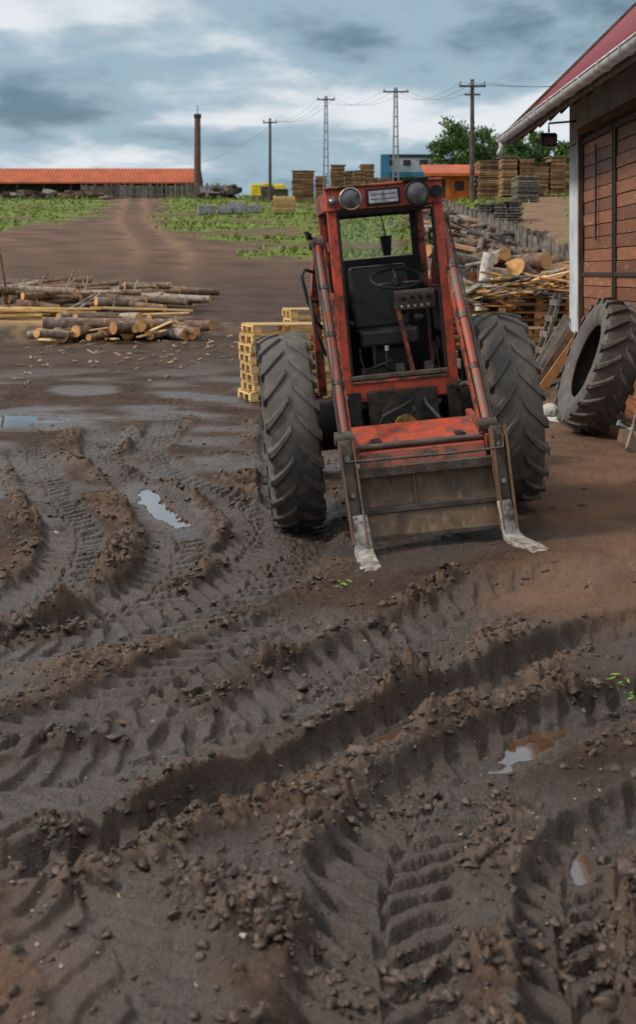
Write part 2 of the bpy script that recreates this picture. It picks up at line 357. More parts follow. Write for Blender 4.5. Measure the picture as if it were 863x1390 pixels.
    nf=len(q); me.loops.add(nf*4); me.loops.foreach_set('vertex_index',q.ravel().astype(np.int32))
    me.polygons.add(nf); me.polygons.foreach_set('loop_start',np.arange(0,nf*4,4,dtype=np.int32)); 
    me.polygons.foreach_set('loop_total',np.full(nf,4,dtype=np.int32)); me.polygons.foreach_set('use_smooth',np.ones(nf,dtype=bool))
    me.update(); me.validate()
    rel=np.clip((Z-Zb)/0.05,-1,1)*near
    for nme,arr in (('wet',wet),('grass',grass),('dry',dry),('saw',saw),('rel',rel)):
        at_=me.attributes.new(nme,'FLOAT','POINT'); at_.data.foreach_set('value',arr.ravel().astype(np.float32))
    o=bpy.data.objects.new('ground',me); scene.collection.objects.link(o)
    return o,X,Y,Z,churn*np.clip(0.12+0.6*big+0.8*RG,0,1),grass,ys
ground,GX,GY,GZ,CHURN,GRASS,YS=build_ground()
def surf(x,y):
    j=int(np.clip(np.searchsorted(YS,y),1,len(YS)-1)); i=int(np.clip(np.searchsorted(GX[j],x),1,GX.shape[1]-1))
    return float(GZ[j,i]),float(CHURN[j,i]),float(GRASS[j,i])
def ground_mat():
    m,nt,N,L,P=new_mat('muddy_ground')
    def attr(n):
        a=N.new('ShaderNodeAttribute'); a.attribute_name=n; return a.outputs['Fac']
    n1=ramp(nt,noise(nt,1.3,5,0.65),0.36,0.64); nf=noise(nt,24,5,0.75); n2=ramp(nt,nf,0.35,0.65)
    mud=mixc(nt,(0.046,0.030,0.022),(0.082,0.053,0.038),n1)
    mud=mixc(nt,mud,(0.135,0.089,0.062),ramp(nt,noise(nt,9,5,0.75),0.52,0.78))
    mud=mixc(nt,mud,(0.135,0.090,0.063),ramp(nt,attr('rel'),0.25,1.1))  # raised crumbs lightened as drier mud, and to paint in contrast with shaded crevices
    mud=mixc(nt,mud,(0.030,0.020,0.015),ramp(nt,nf,0.55,0.72))
    dryc=mixc(nt,(0.23,0.130,0.080),(0.14,0.083,0.055),n1); dryc=mixc(nt,dryc,(0.30,0.19,0.13),ramp(nt,noise(nt,40,4,0.8),0.58,0.75))
    col=mixc(nt,mud,dryc,attr('dry'))
    gr=mixc(nt,(0.075,0.125,0.018),(0.16,0.21,0.035),ramp(nt,noise(nt,0.9,5,0.75),0.38,0.62))
    gr=mixc(nt,gr,(0.15,0.11,0.055),ramp(nt,noise(nt,0.45,5,0.75),0.50,0.68))
    col=mixc(nt,col,gr,attr('grass'))
    col=mixc(nt,col,(0.45,0.29,0.14),attr('saw'))
    dk=N.new('ShaderNodeMath'); dk.operation='MULTIPLY'; dk.inputs[1].default_value=0.6; L.new(attr('wet'),dk.inputs[0])
    col=mixc(nt,col,(0.040,0.026,0.019),dk.outputs[0])
    L.new(col,P.inputs['Base Color'])
    wn=N.new('ShaderNodeMath'); wn.operation='MULTIPLY'; L.new(attr('wet'),wn.inputs[0])
    mr=N.new('ShaderNodeMapRange'); mr.inputs[3].default_value=0.6; mr.inputs[4].default_value=1.0; L.new(n2,mr.inputs[0]); L.new(mr.outputs[0],wn.inputs[1])
    rr=N.new('ShaderNodeMapRange'); rr.inputs[3].default_value=0.85; rr.inputs[4].default_value=0.20; L.new(wn.outputs[0],rr.inputs[0])
    L.new(rr.outputs[0],P.inputs['Roughness'])
    sp=N.new('ShaderNodeMapRange'); sp.inputs[3].default_value=0.12; sp.inputs[4].default_value=0.8; L.new(attr('wet'),sp.inputs[0]); L.new(sp.outputs[0],P.inputs['Specular IOR Level'])
    b=N.new('ShaderNodeBump'); b.inputs['Strength'].default_value=1.0; b.inputs['Distance'].default_value=0.026; L.new(nf,b.inputs['Height'])
    b2=N.new('ShaderNodeBump'); b2.inputs['Strength'].default_value=0.8; b2.inputs['Distance'].default_value=0.006; L.new(noise(nt,110,3,0.7),b2.inputs['Height'])
    L.new(b.outputs[0],b2.inputs['Normal']); L.new(b2.outputs[0],P.inputs['Normal'])
    return m
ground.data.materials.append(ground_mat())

for (cx,cy,rx,ry,lv,ro) in PUD:
    mb=MB(); n=40; z=lv+gz(cx,cy); cr,sr=math.cos(ro),math.sin(ro); vs=[]
    for i in range(n):
        a=rx*1.4*math.cos(2*math.pi*i/n); b=ry*1.4*math.sin(2*math.pi*i/n); vs.append((cx+a*cr+b*sr,cy-a*sr+b*cr,z))
    mb.add(vs,[tuple(range(n))],'water'); mb.obj('puddle')

# scatter lumps
def ico():
    import bmesh
    bm=bmesh.new(); bmesh.ops.create_icosphere(bm,subdivisions=2,radius=1.0)
    v=np.array([x.co[:] for x in bm.verts]); f=np.array([[q.index for q in x.verts] for x in bm.faces]); bm.free(); return v,f
IV,IF=ico()
def scatter(name,pts,mk,flat=0.7,jag=0.35,smooth=True):
    n=len(pts); rs=np.random.RandomState(5); V=[];F=[]
    for k,(x,y,z,r) in enumerate(pts):
        v=IV*(1+jag*(rs.rand(len(IV),1)-0.5)*2)
        v=v+0.3*np.sin(v[:,[1,2,0]]*3+rs.rand(3)*6)
        q=rs.rand()*6.28; c_,s_=math.cos(q),math.sin(q)
        v=v*np.array([1+0.5*rs.rand(),0.8,flat*(0.7+0.6*rs.rand())]); v=np.stack([v[:,0]*c_-v[:,1]*s_,v[:,0]*s_+v[:,1]*c_,v[:,2]],1)
        V.append(v*r+np.array([x,y,z])); F.append(IF+k*len(IV))
    V=np.concatenate(V);F=np.concatenate(F)
    me=bpy.data.meshes.new(name); me.vertices.add(len(V)); me.vertices.foreach_set('co',V.astype(np.float32).ravel())
    me.loops.add(len(F)*3); me.loops.foreach_set('vertex_index',F.ravel().astype(np.int32)); me.polygons.add(len(F))
    me.polygons.foreach_set('loop_start',np.arange(0,len(F)*3,3,dtype=np.int32)); me.polygons.foreach_set('loop_total',np.full(len(F),3,dtype=np.int32))
    me.polygons.foreach_set('use_smooth',np.full(len(F),smooth,dtype=bool)); me.update(); me.materials.append(M[mk])
    o=bpy.data.objects.new(name,me); scene.collection.objects.link(o); return o
pts=[]
while len(pts)<8000:
    y=3.0*math.exp(U(0,1.75)); x=U(-1,1)*(0.28*y+0.5)
    z,c,_=surf(x,y)
    if rnd()>c*c+0.015: continue
    r=0.005+0.014*rnd()**2.2
    if rnd()<0.02: r=U(0.02,0.032)
    pts.append((x,y,z+r*0.05,r))
scatter('mud_clods',pts,'clod')
pts=[]
for k in range(500):
    y=3.0*math.exp(U(0,1.9)); x=U(-1,1)*(0.28*y+0.5); z,c,_=surf(x,y); r=0.003+0.008*rnd()**3
    pts.append((x,y,z+r*0.3,r))
scatter('pebbles',pts,'stone',0.6,0.15)
mb=MB()
for k in range(260):
    y=3.2*math.exp(U(0,1.9)); x=U(-1,1)*(0.28*y+0.5); z,c,_=surf(x,y)
    R=Euler((U(-.5,.5),U(-.5,.5),U(0,6))).to_matrix(); mb.box((x,y,z+0.004),(U(.006,.018),U(.004,.008),0.003),'chip',R)
for k in range(160):
    x=U(-6,-1.5);y=U(21,32); z,c,_=surf(x,y); R=Euler((U(-.3,.3),U(-.3,.3),U(0,6))).to_matrix(); mb.box((x,y,z+0.01),(U(.05,.22),U(.02,.05),0.02),'chip',R)
mb.obj('wood_chips')
mb=MB()
for (cx,cy,n) in ((0.16,8.05,9),(1.42,6.1,14)):
    for k in range(n):
        x=cx+U(-.07,.07);y=cy+U(-.1,.1);z,_,_=surf(x,y); a=U(0,6.28); l=U(.03,.06); w=l*0.45; d=Vector((math.cos(a),math.sin(a),U(0.0,0.3)));s_=Vector((-math.sin(a),math.cos(a),0))
        b=Vector((x,y,z+0.01)); mb.add([b,b+d*l*.5+s_*w/2,b+d*l,b+d*l*.5-s_*w/2],[(0,1,2,3)],'weed')
mb.obj('fallen_leaves')
mb=MB(); cnt=0
while cnt<9000:
    y=38*math.exp(U(0,1.6)); x=U(-0.33,0.3)*y; z,_,g=surf(x,y)
    if rnd()>g*g: continue
    cnt+=1
    hgt=U(0.04,0.14)*(1+y/160)*(2.2 if rnd()<.06 else 1); 
    for k in range(2):
        a=U(0,6.28); w=0.04+y*0.0006; s_=Vector((math.cos(a),math.sin(a),0))*w; b=Vector((x+U(-.2,.2),y+U(-.2,.2),z-0.02)); t=b+Vector((U(-.15,.15),U(-.15,.15),hgt))
        mb.add([b-s_,b+s_,t],[(0,1,2)],'grassblade')
mb.obj('grass')

# ------------------------------------------------------------------ tyres
def tyre(mb,cx,R=0.75,w=0.40,rim=0.38,rimmk=None,flip=1,nl=21,lug=0.034,side=1):
    hw=w/2; Rb=R-lug
    prof=[(-hw*.72,rim),(-hw*.9,rim+.05),(-hw*1.02,rim+(Rb-rim)*.45),(-hw*1.0,rim+(Rb-rim)*.75),(-hw*.9,Rb-.02),(-hw*.55,Rb-.004),(0,Rb),
          (hw*.55,Rb-.004),(hw*.9,Rb-.02),(hw*1.0,rim+(Rb-rim)*.75),(hw*1.02,rim+(Rb-rim)*.45),(hw*.9,rim+.05),(hw*.72,rim),
          (hw*.60,rim+.02),(hw*.8,rim+(Rb-rim)*.45),(hw*.6,Rb-.07),(0,Rb-.05),(-hw*.6,Rb-.07),(-hw*.8,rim+(Rb-rim)*.45),(-hw*.60,rim+.02)]
    n=64; vs=[];fs=[];K=len(prof)
    for i in range(n):
        a=2*math.pi*i/n
        for (x,r) in prof: vs.append((cx+x,r*math.cos(a),r*math.sin(a)))
    for i in range(n):
        j=(i+1)%n
        for k in range(K):
            k2=(k+1)%K; fs.append((i*K+k,i*K+k2,j*K+k2,j*K+k))
    mb.add(vs,fs,'tyre',True)
    def rb(x):
        t=abs(x)/hw
        return Rb-0.004*(t/.55) if t<.55 else (Rb-.004-(t-.55)/.35*.016 if t<.9 else Rb-.02-(t-.9)*1.0)
    for sgn in (-1,1):
        for i in range(nl):
            a0=2*math.pi*(i+(0.5 if sgn>0 else 0))/nl+U(-.006,.006)
            m=6; vs=[]; wear=U(.75,1.0)
            for k in range(m+1):
                u=k/m; x=sgn*(0.02+u*(hw*1.0-0.02)); a=a0+flip*(0.02+0.26*u**0.85); ww=(0.030+0.012*u)/R
                b=rb(x)-0.012; t=rb(x)+lug*wear*(1.0 if u<.85 else .8); t=min(t,R)
                if k==m: x=sgn*hw*1.06; b=rim+(Rb-rim)*.78; t=Rb-.01; 
                for aa,rr in ((a-ww*1.3,b),(a-ww*.7,t),(a+ww*.7,t),(a+ww*1.3,b)): vs.append((cx+x,rr*math.cos(aa),rr*math.sin(aa)))
            fs=[]
            for k in range(m):
                o=k*4
                for q in range(3): fs.append((o+q,o+q+1,o+4+q+1,o+4+q))
            fs.append((0,1,2,3)); fs.append((m*4+3,m*4+2,m*4+1,m*4))
            mb.add(vs,fs,'tyre',False)
    if rimmk:
        rp=[(-hw*.72,rim+.015),(-hw*.5,rim-.03),(-hw*.1,rim-.05),(hw*.1,rim-.05),(hw*.5,rim-.03),(hw*.72,rim+.015)]
        vs=[];fs=[]
        for i in range(n):
            a=2*math.pi*i/n
            for (x,r) in rp: vs.append((cx+x,r*math.cos(a),r*math.sin(a)))
        K=len(rp)
        for i in range(n):
            j=(i+1)%n
            for k in range(K-1): fs.append((i*K+k,i*K+k+1,j*K+k+1,j*K+k))
        mb.add(vs,fs,rimmk,True)
        mb.cyl((cx-.02,0,0),(cx+.02,0,0),rim-.04,rimmk,n=32)
        mb.cyl((cx-.11,0,0),(cx+.11,0,0),.13,rimmk,n=20)
        for i in range(8):
            a=2*math.pi*i/8; mb.cyl((cx-.04,.19*math.cos(a),.19*math.sin(a)),(cx+.04,.19*math.cos(a),.19*math.sin(a)),.018,'iron',n=6)

# ------------------------------------------------------------------ tractor loader
T=empty('forklift_tractor',(0.66,10.2,0.035),(0,math.radians(-5.3),math.radians(4)))
for nm,cx,rx in (('wheel_left',-.81,0.0),('wheel_right',.82,0.1)):
    mb=MB(); tyre(mb,0,R=.745,w=.37,rimmk='redrust',flip=1,lug=.024); mb.obj(nm,T,bevel=.006,loc=(cx,0,.745),rot=(rx,0,0))
for nm,cx in (('rear_wheel_left',-.80),('rear_wheel_right',.80)):
    mb=MB(); tyre(mb,0,R=.5,w=.24,rim=.26,rimmk='redrust',nl=18,lug=.025); mb.obj(nm,T,loc=(cx,2.2,.5))
C=0.025
mb=MB()
mb.cyl((-.7,0,.75),(.7,0,.75),.10,'greasy',n=16); mb.cyl((-.60,0,.75),(-.45,0,.75),.19,'greasy',n=20); mb.cyl((.45,0,.75),(.62,0,.75),.19,'greasy',n=20)
mb.box((C,.9,.78),(.52,2.6,.46),'greasy'); mb.box((C,1.7,1.05),(.56,1.5,.25),'redrust')
mb.cyl((C,-.42,.74),(C,-.2,.74),.20,'greasy',n=24); mb.cyl((C,-.46,.74),(C,-.42,.74),.085,'yellowgrease',n=20)
for i in range(6):
    a=i*math.pi/3; mb.cyl((C+.14*math.cos(a),-.44,.74+.14*math.sin(a)),(C+.14*math.cos(a),-.41,.74+.14*math.sin(a)),.018,'steel',n=6)
mb.cyl((-.7,2.2,.5),(.7,2.2,.5),.07,'greasy'); 
mb.box((-.26,-.35,.62),(.07,1.3,.22),'greasy'); mb.box((.33,-.35,.62),(.07,1.3,.22),'greasy')
mb.box((C,-.30,.97),(.80,.08,.10),'greasy')
mb.box((-.33,-.2,.86),(.10,.35,.3),'greasy');mb.box((.41,-.2,.86),(.10,.35,.3),'greasy')
mb.tube([(-.2,-.5,.7),(-.15,-.6,.85),(0,-.55,.9),(.1,-.4,.92)],.014,'cable'); mb.tube([(.3,-.6,.66),(.25,-.62,.8),(.18,-.5,.9),(.2,-.3,.95)],.014,'cable')
mb.box((C,.6,.5),(.4,1.8,.2),'greasy')
mb.obj('chassis',T,bevel=.008)
mb=MB(); xl=C-.395; xr=C+.395; D=.95
yf=-.32; yb=yf+D
for x in (xl,xr):
    mb.beam((x,yf,.62),(x,yf,2.37),.07,.06,'red',up=(0,1,0))
    mb.beam((x,yb,1.0),(x,yb,2.37),.06,.06,'redrust',up=(0,1,0))
    mb.beam((x,yf,1.72),(x,yb,1.72),.045,.045,'redrust')
mb.box((C,yf-.005,1.01),(.72,.05,.15),'red'); mb.box((C,yf-.035,1.078),(.72,.03,.022),'redrust')
mb.box((C,yf-.02,1.115),(.72,.05,.035),'steel')
mb.box((C,yb,1.0),(.73,.05,.12),'redrust')
for x in (xl+.044,xr-.044): mb.box((x,yf-.012,1.73),(.018,.05,1.19),'black')
mb.box((C,yf-.012,2.325),(.70,.05,.018),'black')
for z in (1.3,1.55,2.1):
    for x in (xl-.04,xr+.04): mb.box((x,yf+.01,z),(.02,.05,.08),'redrust')
mb.obj('cab_frame',T,bevel=.007)
mb=MB()
mb.box((C,yf-.01,2.445),(.87,.10,.17),'red'); 
vs=[];fs=[];nx_,ny_=14,10
for j in range(ny_+1):
    for i in range(nx_+1):
        u=i/nx_*2-1; v=j/ny_*2-1; x=C+u*.435; y=yf+.02+ (v+1)/2*(D+.02)
        z=2.515+.045*(1-abs(u)**3)*(1-abs(v)**4); vs.append((x,y,z))
for j in range(ny_):
    for i in range(nx_): a=j*(nx_+1)+i; fs.append((a,a+1,a+nx_+2,a+nx_+1))
mb.add(vs,fs,'redrust',True)
mb.box((C-.425,yf+.5,2.44),(.02,.92,.15),'redrust'); mb.box((C+.425,yf+.5,2.44),(.02,.92,.15),'redrust'); mb.box((C,yb+.04,2.44),(.87,.03,.15),'redrust')
mb.box((C,yf+.5,2.37),(.83,.9,.02),'black')
mb.box((C,yf-.068,2.527),(.89,.03,.02),'redrust')
mb.box((C,yf-.066,2.365),(.88,.02,.018),'redrust')
mb.obj('roof',T,bevel=.014)
mb=MB()
def lamp(x,z,r,housing,depth=.06):
    y=yf-.06
    mb.cyl((x,y,z),(x,y-depth,z),r*.9,housing,r2=r*1.02,n=28)
    ring=[(x+r*math.cos(a),y-depth,z+r*math.sin(a)) for a in [2*math.pi*i/28 for i in range(28)]]
    mb.tube(ring,r*.12,'chrome' if housing!='black' else 'black',closed=True)
    vs=[(x,y-depth-.022,z)];fs=[];n=24
    for k in (1,2,3):
        q=k/3
        for i in range(n): a=2*math.pi*i/n; vs.append((x+r*.93*q*math.cos(a),y-depth-.022*(1-q*q)-.001,z+r*.93*q*math.sin(a)))
    for i in range(n): fs.append((0,1+(i+1)%n,1+i))
    for k in (0,1):
        for i in range(n): a=1+k*n+i;b=1+k*n+(i+1)%n; fs.append((a,b,b+n,a+n))
    mb.add(vs,fs,'lens',True)
lamp(C-.255,2.435,.078,'redrust'); lamp(C+.235,2.44,.086,'black',.08); lamp(C-.385,2.425,.033,'chrome',.03); 
mb.cyl((C+.385,yf-.06,2.44),(C+.385,yf-.10,2.44),.045,'black',n=16)
mb.box((C+.235,yf-.10,2.54),(.19,.10,.012),'black')
mb.obj('headlamps',T)
mb=MB()
mb.box((C-.01,yf-.075,2.435),(.25,.02,.12),'black')
mb.box((C-.01,yf-.088,2.435),(.215,.012,.088),'plate')
for k in range(2): mb.box((C-.01,yf-.096,2.42+k*.035),(.19,.004,.006),'steel')
mb.box((C-.01,yf-.096,2.435),(.006,.004,.08),'steel')
mb.obj('number_plate',T,bevel=.003)
mb=MB()
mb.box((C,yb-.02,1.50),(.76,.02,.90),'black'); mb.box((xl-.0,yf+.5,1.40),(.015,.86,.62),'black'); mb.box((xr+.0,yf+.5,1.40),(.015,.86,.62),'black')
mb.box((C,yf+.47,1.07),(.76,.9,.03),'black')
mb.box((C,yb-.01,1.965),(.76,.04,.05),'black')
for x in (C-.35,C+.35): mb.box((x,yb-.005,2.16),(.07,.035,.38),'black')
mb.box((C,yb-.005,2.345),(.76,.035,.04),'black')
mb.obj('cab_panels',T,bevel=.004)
mb=MB(); mb.add([(C-.32,yb,1.98),(C+.32,yb,1.98),(C+.32,yb,2.33),(C-.32,yb,2.33)],[(0,1,2,3)],'glass'); mb.obj('rear_window',T)
mb=MB(); mb.cyl((C+.08,yb-.03,2.34),(C+.12,yb-.035,2.05),.006,'black',n=6); mb.cyl((C+.10,yb-.06,2.0),(C+.10,yb-.06,2.16),.03,'black',r2=.05,n=10); mb.obj('wiper',T)
mb=MB()
def pad(c,d,mk='seat',R=None): mb.box(c,d,mk,R)
pad((C-.02,.35,1.68),(.46,.12,.50),R=Euler((-.12,0,0)).to_matrix()); pad((C-.02,.10,1.38),(.46,.46,.13)); pad((C-.02,.1,1.2),(.30,.3,.24),'black')
pad((C-.29,.12,1.5),(.05,.35,.05)); pad((C+.25,.12,1.5),(.05,.35,.05))
mb.obj('seat',T,bevel=.035)
mb=MB()
sc=Vector((C+.07,-.12,1.82)); tilt=Euler((math.radians(22),0,0)).to_matrix()
ring=[sc+tilt@Vector((.19*math.cos(2*math.pi*i/36),.19*math.sin(2*math.pi*i/36),0)) for i in range(36)]
mb.tube(ring,.012,'black',closed=True)
for k in range(3):
    a=math.pi/2+k*2*math.pi/3; mb.tube([sc+Vector((0,0,-.03)),sc+tilt@Vector((.19*math.cos(a),.19*math.sin(a),0))],.008,'steel',n=6)
mb.cyl(sc+Vector((0,.0,-.05)),sc+Vector((0,0,.01)),.035,'black',n=16)
mb.tube([sc+Vector((0,0,-.04)),(C+.10,-.17,1.55)],.022,'black')
mb.beam((C+.05,-.2,1.58),(C+.12,-.22,1.09),.030,.05,'redrust',up=(0,1,0))
mb.obj('steering_wheel',T)
mb=MB()
mb.box((C+.18,-.20,1.655),(.30,.10,.13),'steel',Euler((.25,0,0)).to_matrix())
for i,(x,z) in enumerate(((.09,1.67),(.155,1.675),(.215,1.67),(.28,1.675))):
    mb.cyl((C+x,-.24,z),(C+x,-.268,z-.006),.027,'chrome',n=16); mb.cyl((C+x,-.268,z-.006),(C+x,-.272,z-.007),.021,'black',n=16)
for k in range(5): mb.cyl((C+.07+k*.05,-.25,1.612),(C+.07+k*.05,-.275,1.608),.009,'plate',n=8)
mb.obj('instrument_panel',T,bevel=.005)
mb=MB()
for x,y,t in ((-.22,-.15,-.04),(-.16,-.15,.0),(-.10,-.16,.03),(.28,-.1,.02),(.34,-.12,-.02)):
    mb.tube([(C+x,y,1.09),(C+x+t,y-.03,1.22),(C+x+t*1.2,y-.05,1.30)],.008,'steel',n=6)
    mb.cyl((C+x+t*1.2,y-.05,1.29),(C+x+t*1.2,y-.052,1.325),.016,'plate' if x==-.10 else 'black',n=10)
mb.box((C-.16,-.16,1.13),(.22,.12,.08),'greasy'); mb.box((C+.02,-.22,1.14),(.07,.02,.09),'steel'); mb.box((C+.24,-.22,1.14),(.07,.02,.09),'steel')
mb.tube([(C-.16,-.2,1.16),(C-.05,-.24,1.22),(C-.02,-.2,1.10)],.010,'cable'); mb.tube([(C-.2,-.2,1.16),(C-.1,-.26,1.20),(C-.0,-.2,1.10)],.010,'cable')
mb.obj('control_levers',T,bevel=.003)
for sg,nm in ((-1,'lift_arm_left'),(1,'lift_arm_right')):
    mb=MB(); x=.495*sg+.01
    top=Vector((x,-.12,2.14)); bot=Vector((x,-1.08,.78))
    if sg>0: top=Vector((x-.02,-.10,2.24))
    mb.cyl(top,bot,.032,'arm',n=14)
    mb.beam(top+Vector((-.048*sg,.02,-.02)),bot+Vector((-.048*sg,.06,.02)),.016,.075,'redrust')
    mb.cyl(top+Vector((-.06,0,0)),top+Vector((.05,0,0)),.05,'steel',n=16)
    mb.cyl(bot+Vector((-.07,0,0)),bot+Vector((.06,0,0)),.048,'steel',n=16)
    mb.beam(top,(x,.75,1.75),.05,.09,'arm'); mb.beam((x,.75,1.78),(x,.8,.9),.07,.09,'redrust',up=(0,1,0))
    b=top.lerp(bot,.78)+Vector((-.055*sg,.05,-.05)); a=Vector((x-.055*sg,-.05,.95))
    mb.cyl(a,a.lerp(b,.6),.035,'greasy',n=12); mb.cyl(a.lerp(b,.55),b,.018,'chrome',n=10)
    for t in (.25,.5,.74):
        p=top.lerp(bot,t); d=(bot-top).normalized()*.02; mb.cyl(p-d,p+d,.038,'steel',n=12)
    hp=[top.lerp(bot,t)+Vector((.036*sg,-.030+.012*math.sin(t*9),0.03)) for t in [k/10 for k in range(11)]]
    mb.tube(hp,.009,'cable',n=6)
    mb.obj(nm,T,bevel=.004)
mb=MB(); mb.tube([(-.52,-.2,1.92),(-.60,-.25,1.95),(-.63,-.27,1.90),(-.60,-.27,1.72),(-.55,-.27,1.55),(-.50,-.24,1.5)],.013,'black')
mb.tube([(-.60,-.27,1.72),(-.52,-.25,1.70)],.011,'black'); mb.tube([(-.53,-.15,2.2),(-.56,-.16,2.23),(-.52,-.14,2.16)],.02,'black')
mb.tube([(-.5,-.3,1.3),(-.57,-.34,1.5),(-.585,-.3,1.75)],.012,'cable')
mb.obj('grab_handle',T)
mb=MB()
mb.add([(-.40,-.66,.80),(.47,-.66,.80),(.47,-1.10,.665),(-.40,-1.10,.665),(-.40,-.66,.775),(.47,-.66,.775),(.47,-1.10,.64),(-.40,-1.10,.64)],
       [(3,2,1,0),(4,5,6,7),(0,1,5,4),(2,3,7,6),(1,2,6,5),(3,0,4,7)],'red')
mb.add([(-.40,-1.104,.655),(.47,-1.104,.655),(.47,-1.15,.56),(-.40,-1.15,.56),(-.40,-1.08,.655),(.47,-1.08,.655),(.47,-1.125,.56),(-.40,-1.125,.56)],
       [(3,2,1,0),(4,5,6,7),(0,1,5,4),(2,3,7,6),(1,2,6,5),(3,0,4,7)],'redrust')
for x in (-.43,.50): mb.beam((x,-.40,.76),(x,-1.12,.66),.05,.12,'red')
mb.cyl((-.50,-1.06,.70),(.56,-1.06,.70),.022,'steel',n=12)
mb.obj('loader_hood',T,bevel=.006)
mb=MB()
for x in (-.49,.55):
    mb.beam((x,-1.10,.76),(x*.96,-1.33,.10),.075,.09,'steel',up=(0,1,0))
    mb.beam((x-.047,-1.17,.77),(x*.96-.045,-1.40,.11),.012,.12,'rustplate',up=(0,1,0)); mb.beam((x+.047,-1.17,.77),(x*.96+.045,-1.40,.11),.012,.12,'rustplate',up=(0,1,0))
    for t in (.15,.5,.85):
        p=Vector((x,-1.16,.76)).lerp(Vector((x*.96,-1.39,.08)),t); mb.cyl(p,p+Vector((0,-.02,0)),.018,'tine',n=8)
mb.tube([(-.54,-1.2,.72),(-.50,-1.27,.645),(-.2,-1.28,.64),(.3,-1.28,.635),(.56,-1.27,.64),(.58,-1.2,.72)],.009,'steel')
mb.beam((-.46,-1.17,.545),(.52,-1.17,.545),.07,.06,'steel')
vs=[];fs=[];n=10
for k in range(n+1):
    t=k/n; z=.52-.22*t; y=-1.15+.02*math.sin(t*math.pi)-.04*t
    vs+= [(-.44,y,z),(.50,y,z)]
for k in range(n): a=2*k; fs.append((a,a+2,a+3,a+1))
mb.add(vs,fs,'rustplate',True)
mb.beam((-.44,-1.215,.295),(.50,-1.215,.295),.08,.035,'steel')
mb.add([(-.45,-1.235,.28),(.51,-1.235,.28),(.51,-1.30,.12),(-.45,-1.30,.12),(-.45,-1.20,.28),(.51,-1.20,.28),(.51,-1.27,.115),(-.45,-1.27,.115)],
       [(3,2,1,0),(4,5,6,7),(0,1,5,4),(2,3,7,6),(1,2,6,5),(3,0,4,7)],'rustplate')
mb.beam((-.45,-1.30,.12),(.51,-1.30,.12),.03,.03,'steel')
mb.beam((-.05,-1.165,.5),(-.05,-1.20,.31),.012,.02,'rustplate',up=(0,1,0))
mb.obj('fork_carriage',T,bevel=.004)
def tine(nm,bx,ang,lz,sc_=1.0):
    mb=MB(); R=Euler((0,0,ang)).to_matrix(); b=Vector((bx,-1.40,0))
    P=lambda x,y,z: b+R@Vector((x,y*sc_,z))
    prof=[(.03,.30,.050),(-.015,.18,.056),(-.04,.09,.062),(-.11,.035+lz,.068),(-.32,.015+lz,.070),(-.43,.0+lz,.064)]
    vs=[]
    for (y,z,w) in prof:
        vs+=[P(-w,y,z),P(w,y,z),P(w,y+.025 if z>.05 else y,z-.032 if z<.1 else z),P(-w,y+.025 if z>.05 else y,z-.032 if z<.1 else z)]
    fs=[(0,1,2,3)]
    for k in range(len(prof)-1):
        o=4*k
        for q in range(4): fs.append((o+q,o+4+q,o+4+(q+1)%4,o+(q+1)%4))
    o=4*(len(prof)-1); fs.append((o+3,o+2,o+1,o)); mb.add(vs,fs,'tine'); mb.obj(nm,T,bevel=.006)
tine('fork_tine_left',-.455,math.radians(2),0.015); tine('fork_tine_right',.525,math.radians(19),.03,.9)

# ------------------------------------------------------------------ pallets
def pallet(mb,o,yaw,mk,jit=.015):
    R=Matrix.Rotation(yaw,3,'Z'); o=Vector(o)+Vector((U(-jit,jit),U(-jit,jit),0))
    def bx(x,y,z,a,b,c): mb.box(o+R@Vector((x,y,z)),(a,b,c),mk,R)
    for y in (-.35,0,.35): bx(0,y,.011,1.2,.1,.02)
    for x in (-.55,0,.55):
        for y in (-.35,0,.35): bx(x,y,.058,.12,.1,.072)
        bx(x,0,.105,.12,.8,.02)
    for y in (-.35,-.18,0,.18,.35): bx(0,y,.127,1.2,.11 if abs(y)>.3 else .09,.02)
def pstack(name,x,y,n,yaw,mk='palwood',z0=None):
    mb=MB(); z=gz(x,y)-.02 if z0 is None else z0
    for k in range(n): pallet(mb,(x,y,z+k*.14),yaw+U(-.03,.03),mk,.03)
    mb.obj(name)
pstack('pallet_stack',-.48,19.7,8,.28); pstack('pallet_stack',.1,21.2,9,.2); pstack('pallet_stack',.85,20.2,8,.1)
for i,(x,y,n,mk) in enumerate(((2.75,24.3,8,'orangewood'),(4.0,24.6,9,'orangewood'),(5.25,24.9,9,'oldwood'),(3.3,21.6,6,'orangewood'))): pstack('pallet_stack',x,y,n,.05*i-.05,mk)
mb=MB()
for k in range(230):
    x=U(2.3,6.0);y=U(23.9,26.0); z=gz(x,y)+U(1.1,1.5)+.12*math.sin(x*2)
    R=Euler((U(-.3,.3),U(-.3,.3),U(-1.2,1.2))).to_matrix(); mb.box((x,y,z),(U(.4,1.2),U(.06,.14),.025),random.choice(['palwood','orangewood','oldwood','oldwood','orangewood']),R)
for k in range(60):
    x=U(2.6,3.9);y=U(19.6,21.2); z=gz(x,y)+U(.0,.5)*(x-2.3)/1.5
    R=Euler((U(-.25,.25),U(-.5,.5),U(-1.2,1.2))).to_matrix(); mb.box((x,y,z+.05),(U(.4,1.1),U(.06,.12),.025),random.choice(['orangewood','oldwood','oldwood']),R)
mb.obj('scrap_board_heap')
mb=MB()
def log(p0,p1,r,bk='bark'): mb.cyl(p0,p1,r,bk,r2=r*U(.8,1.0),n=14,endmk='cut',wob=.10,rings=5)
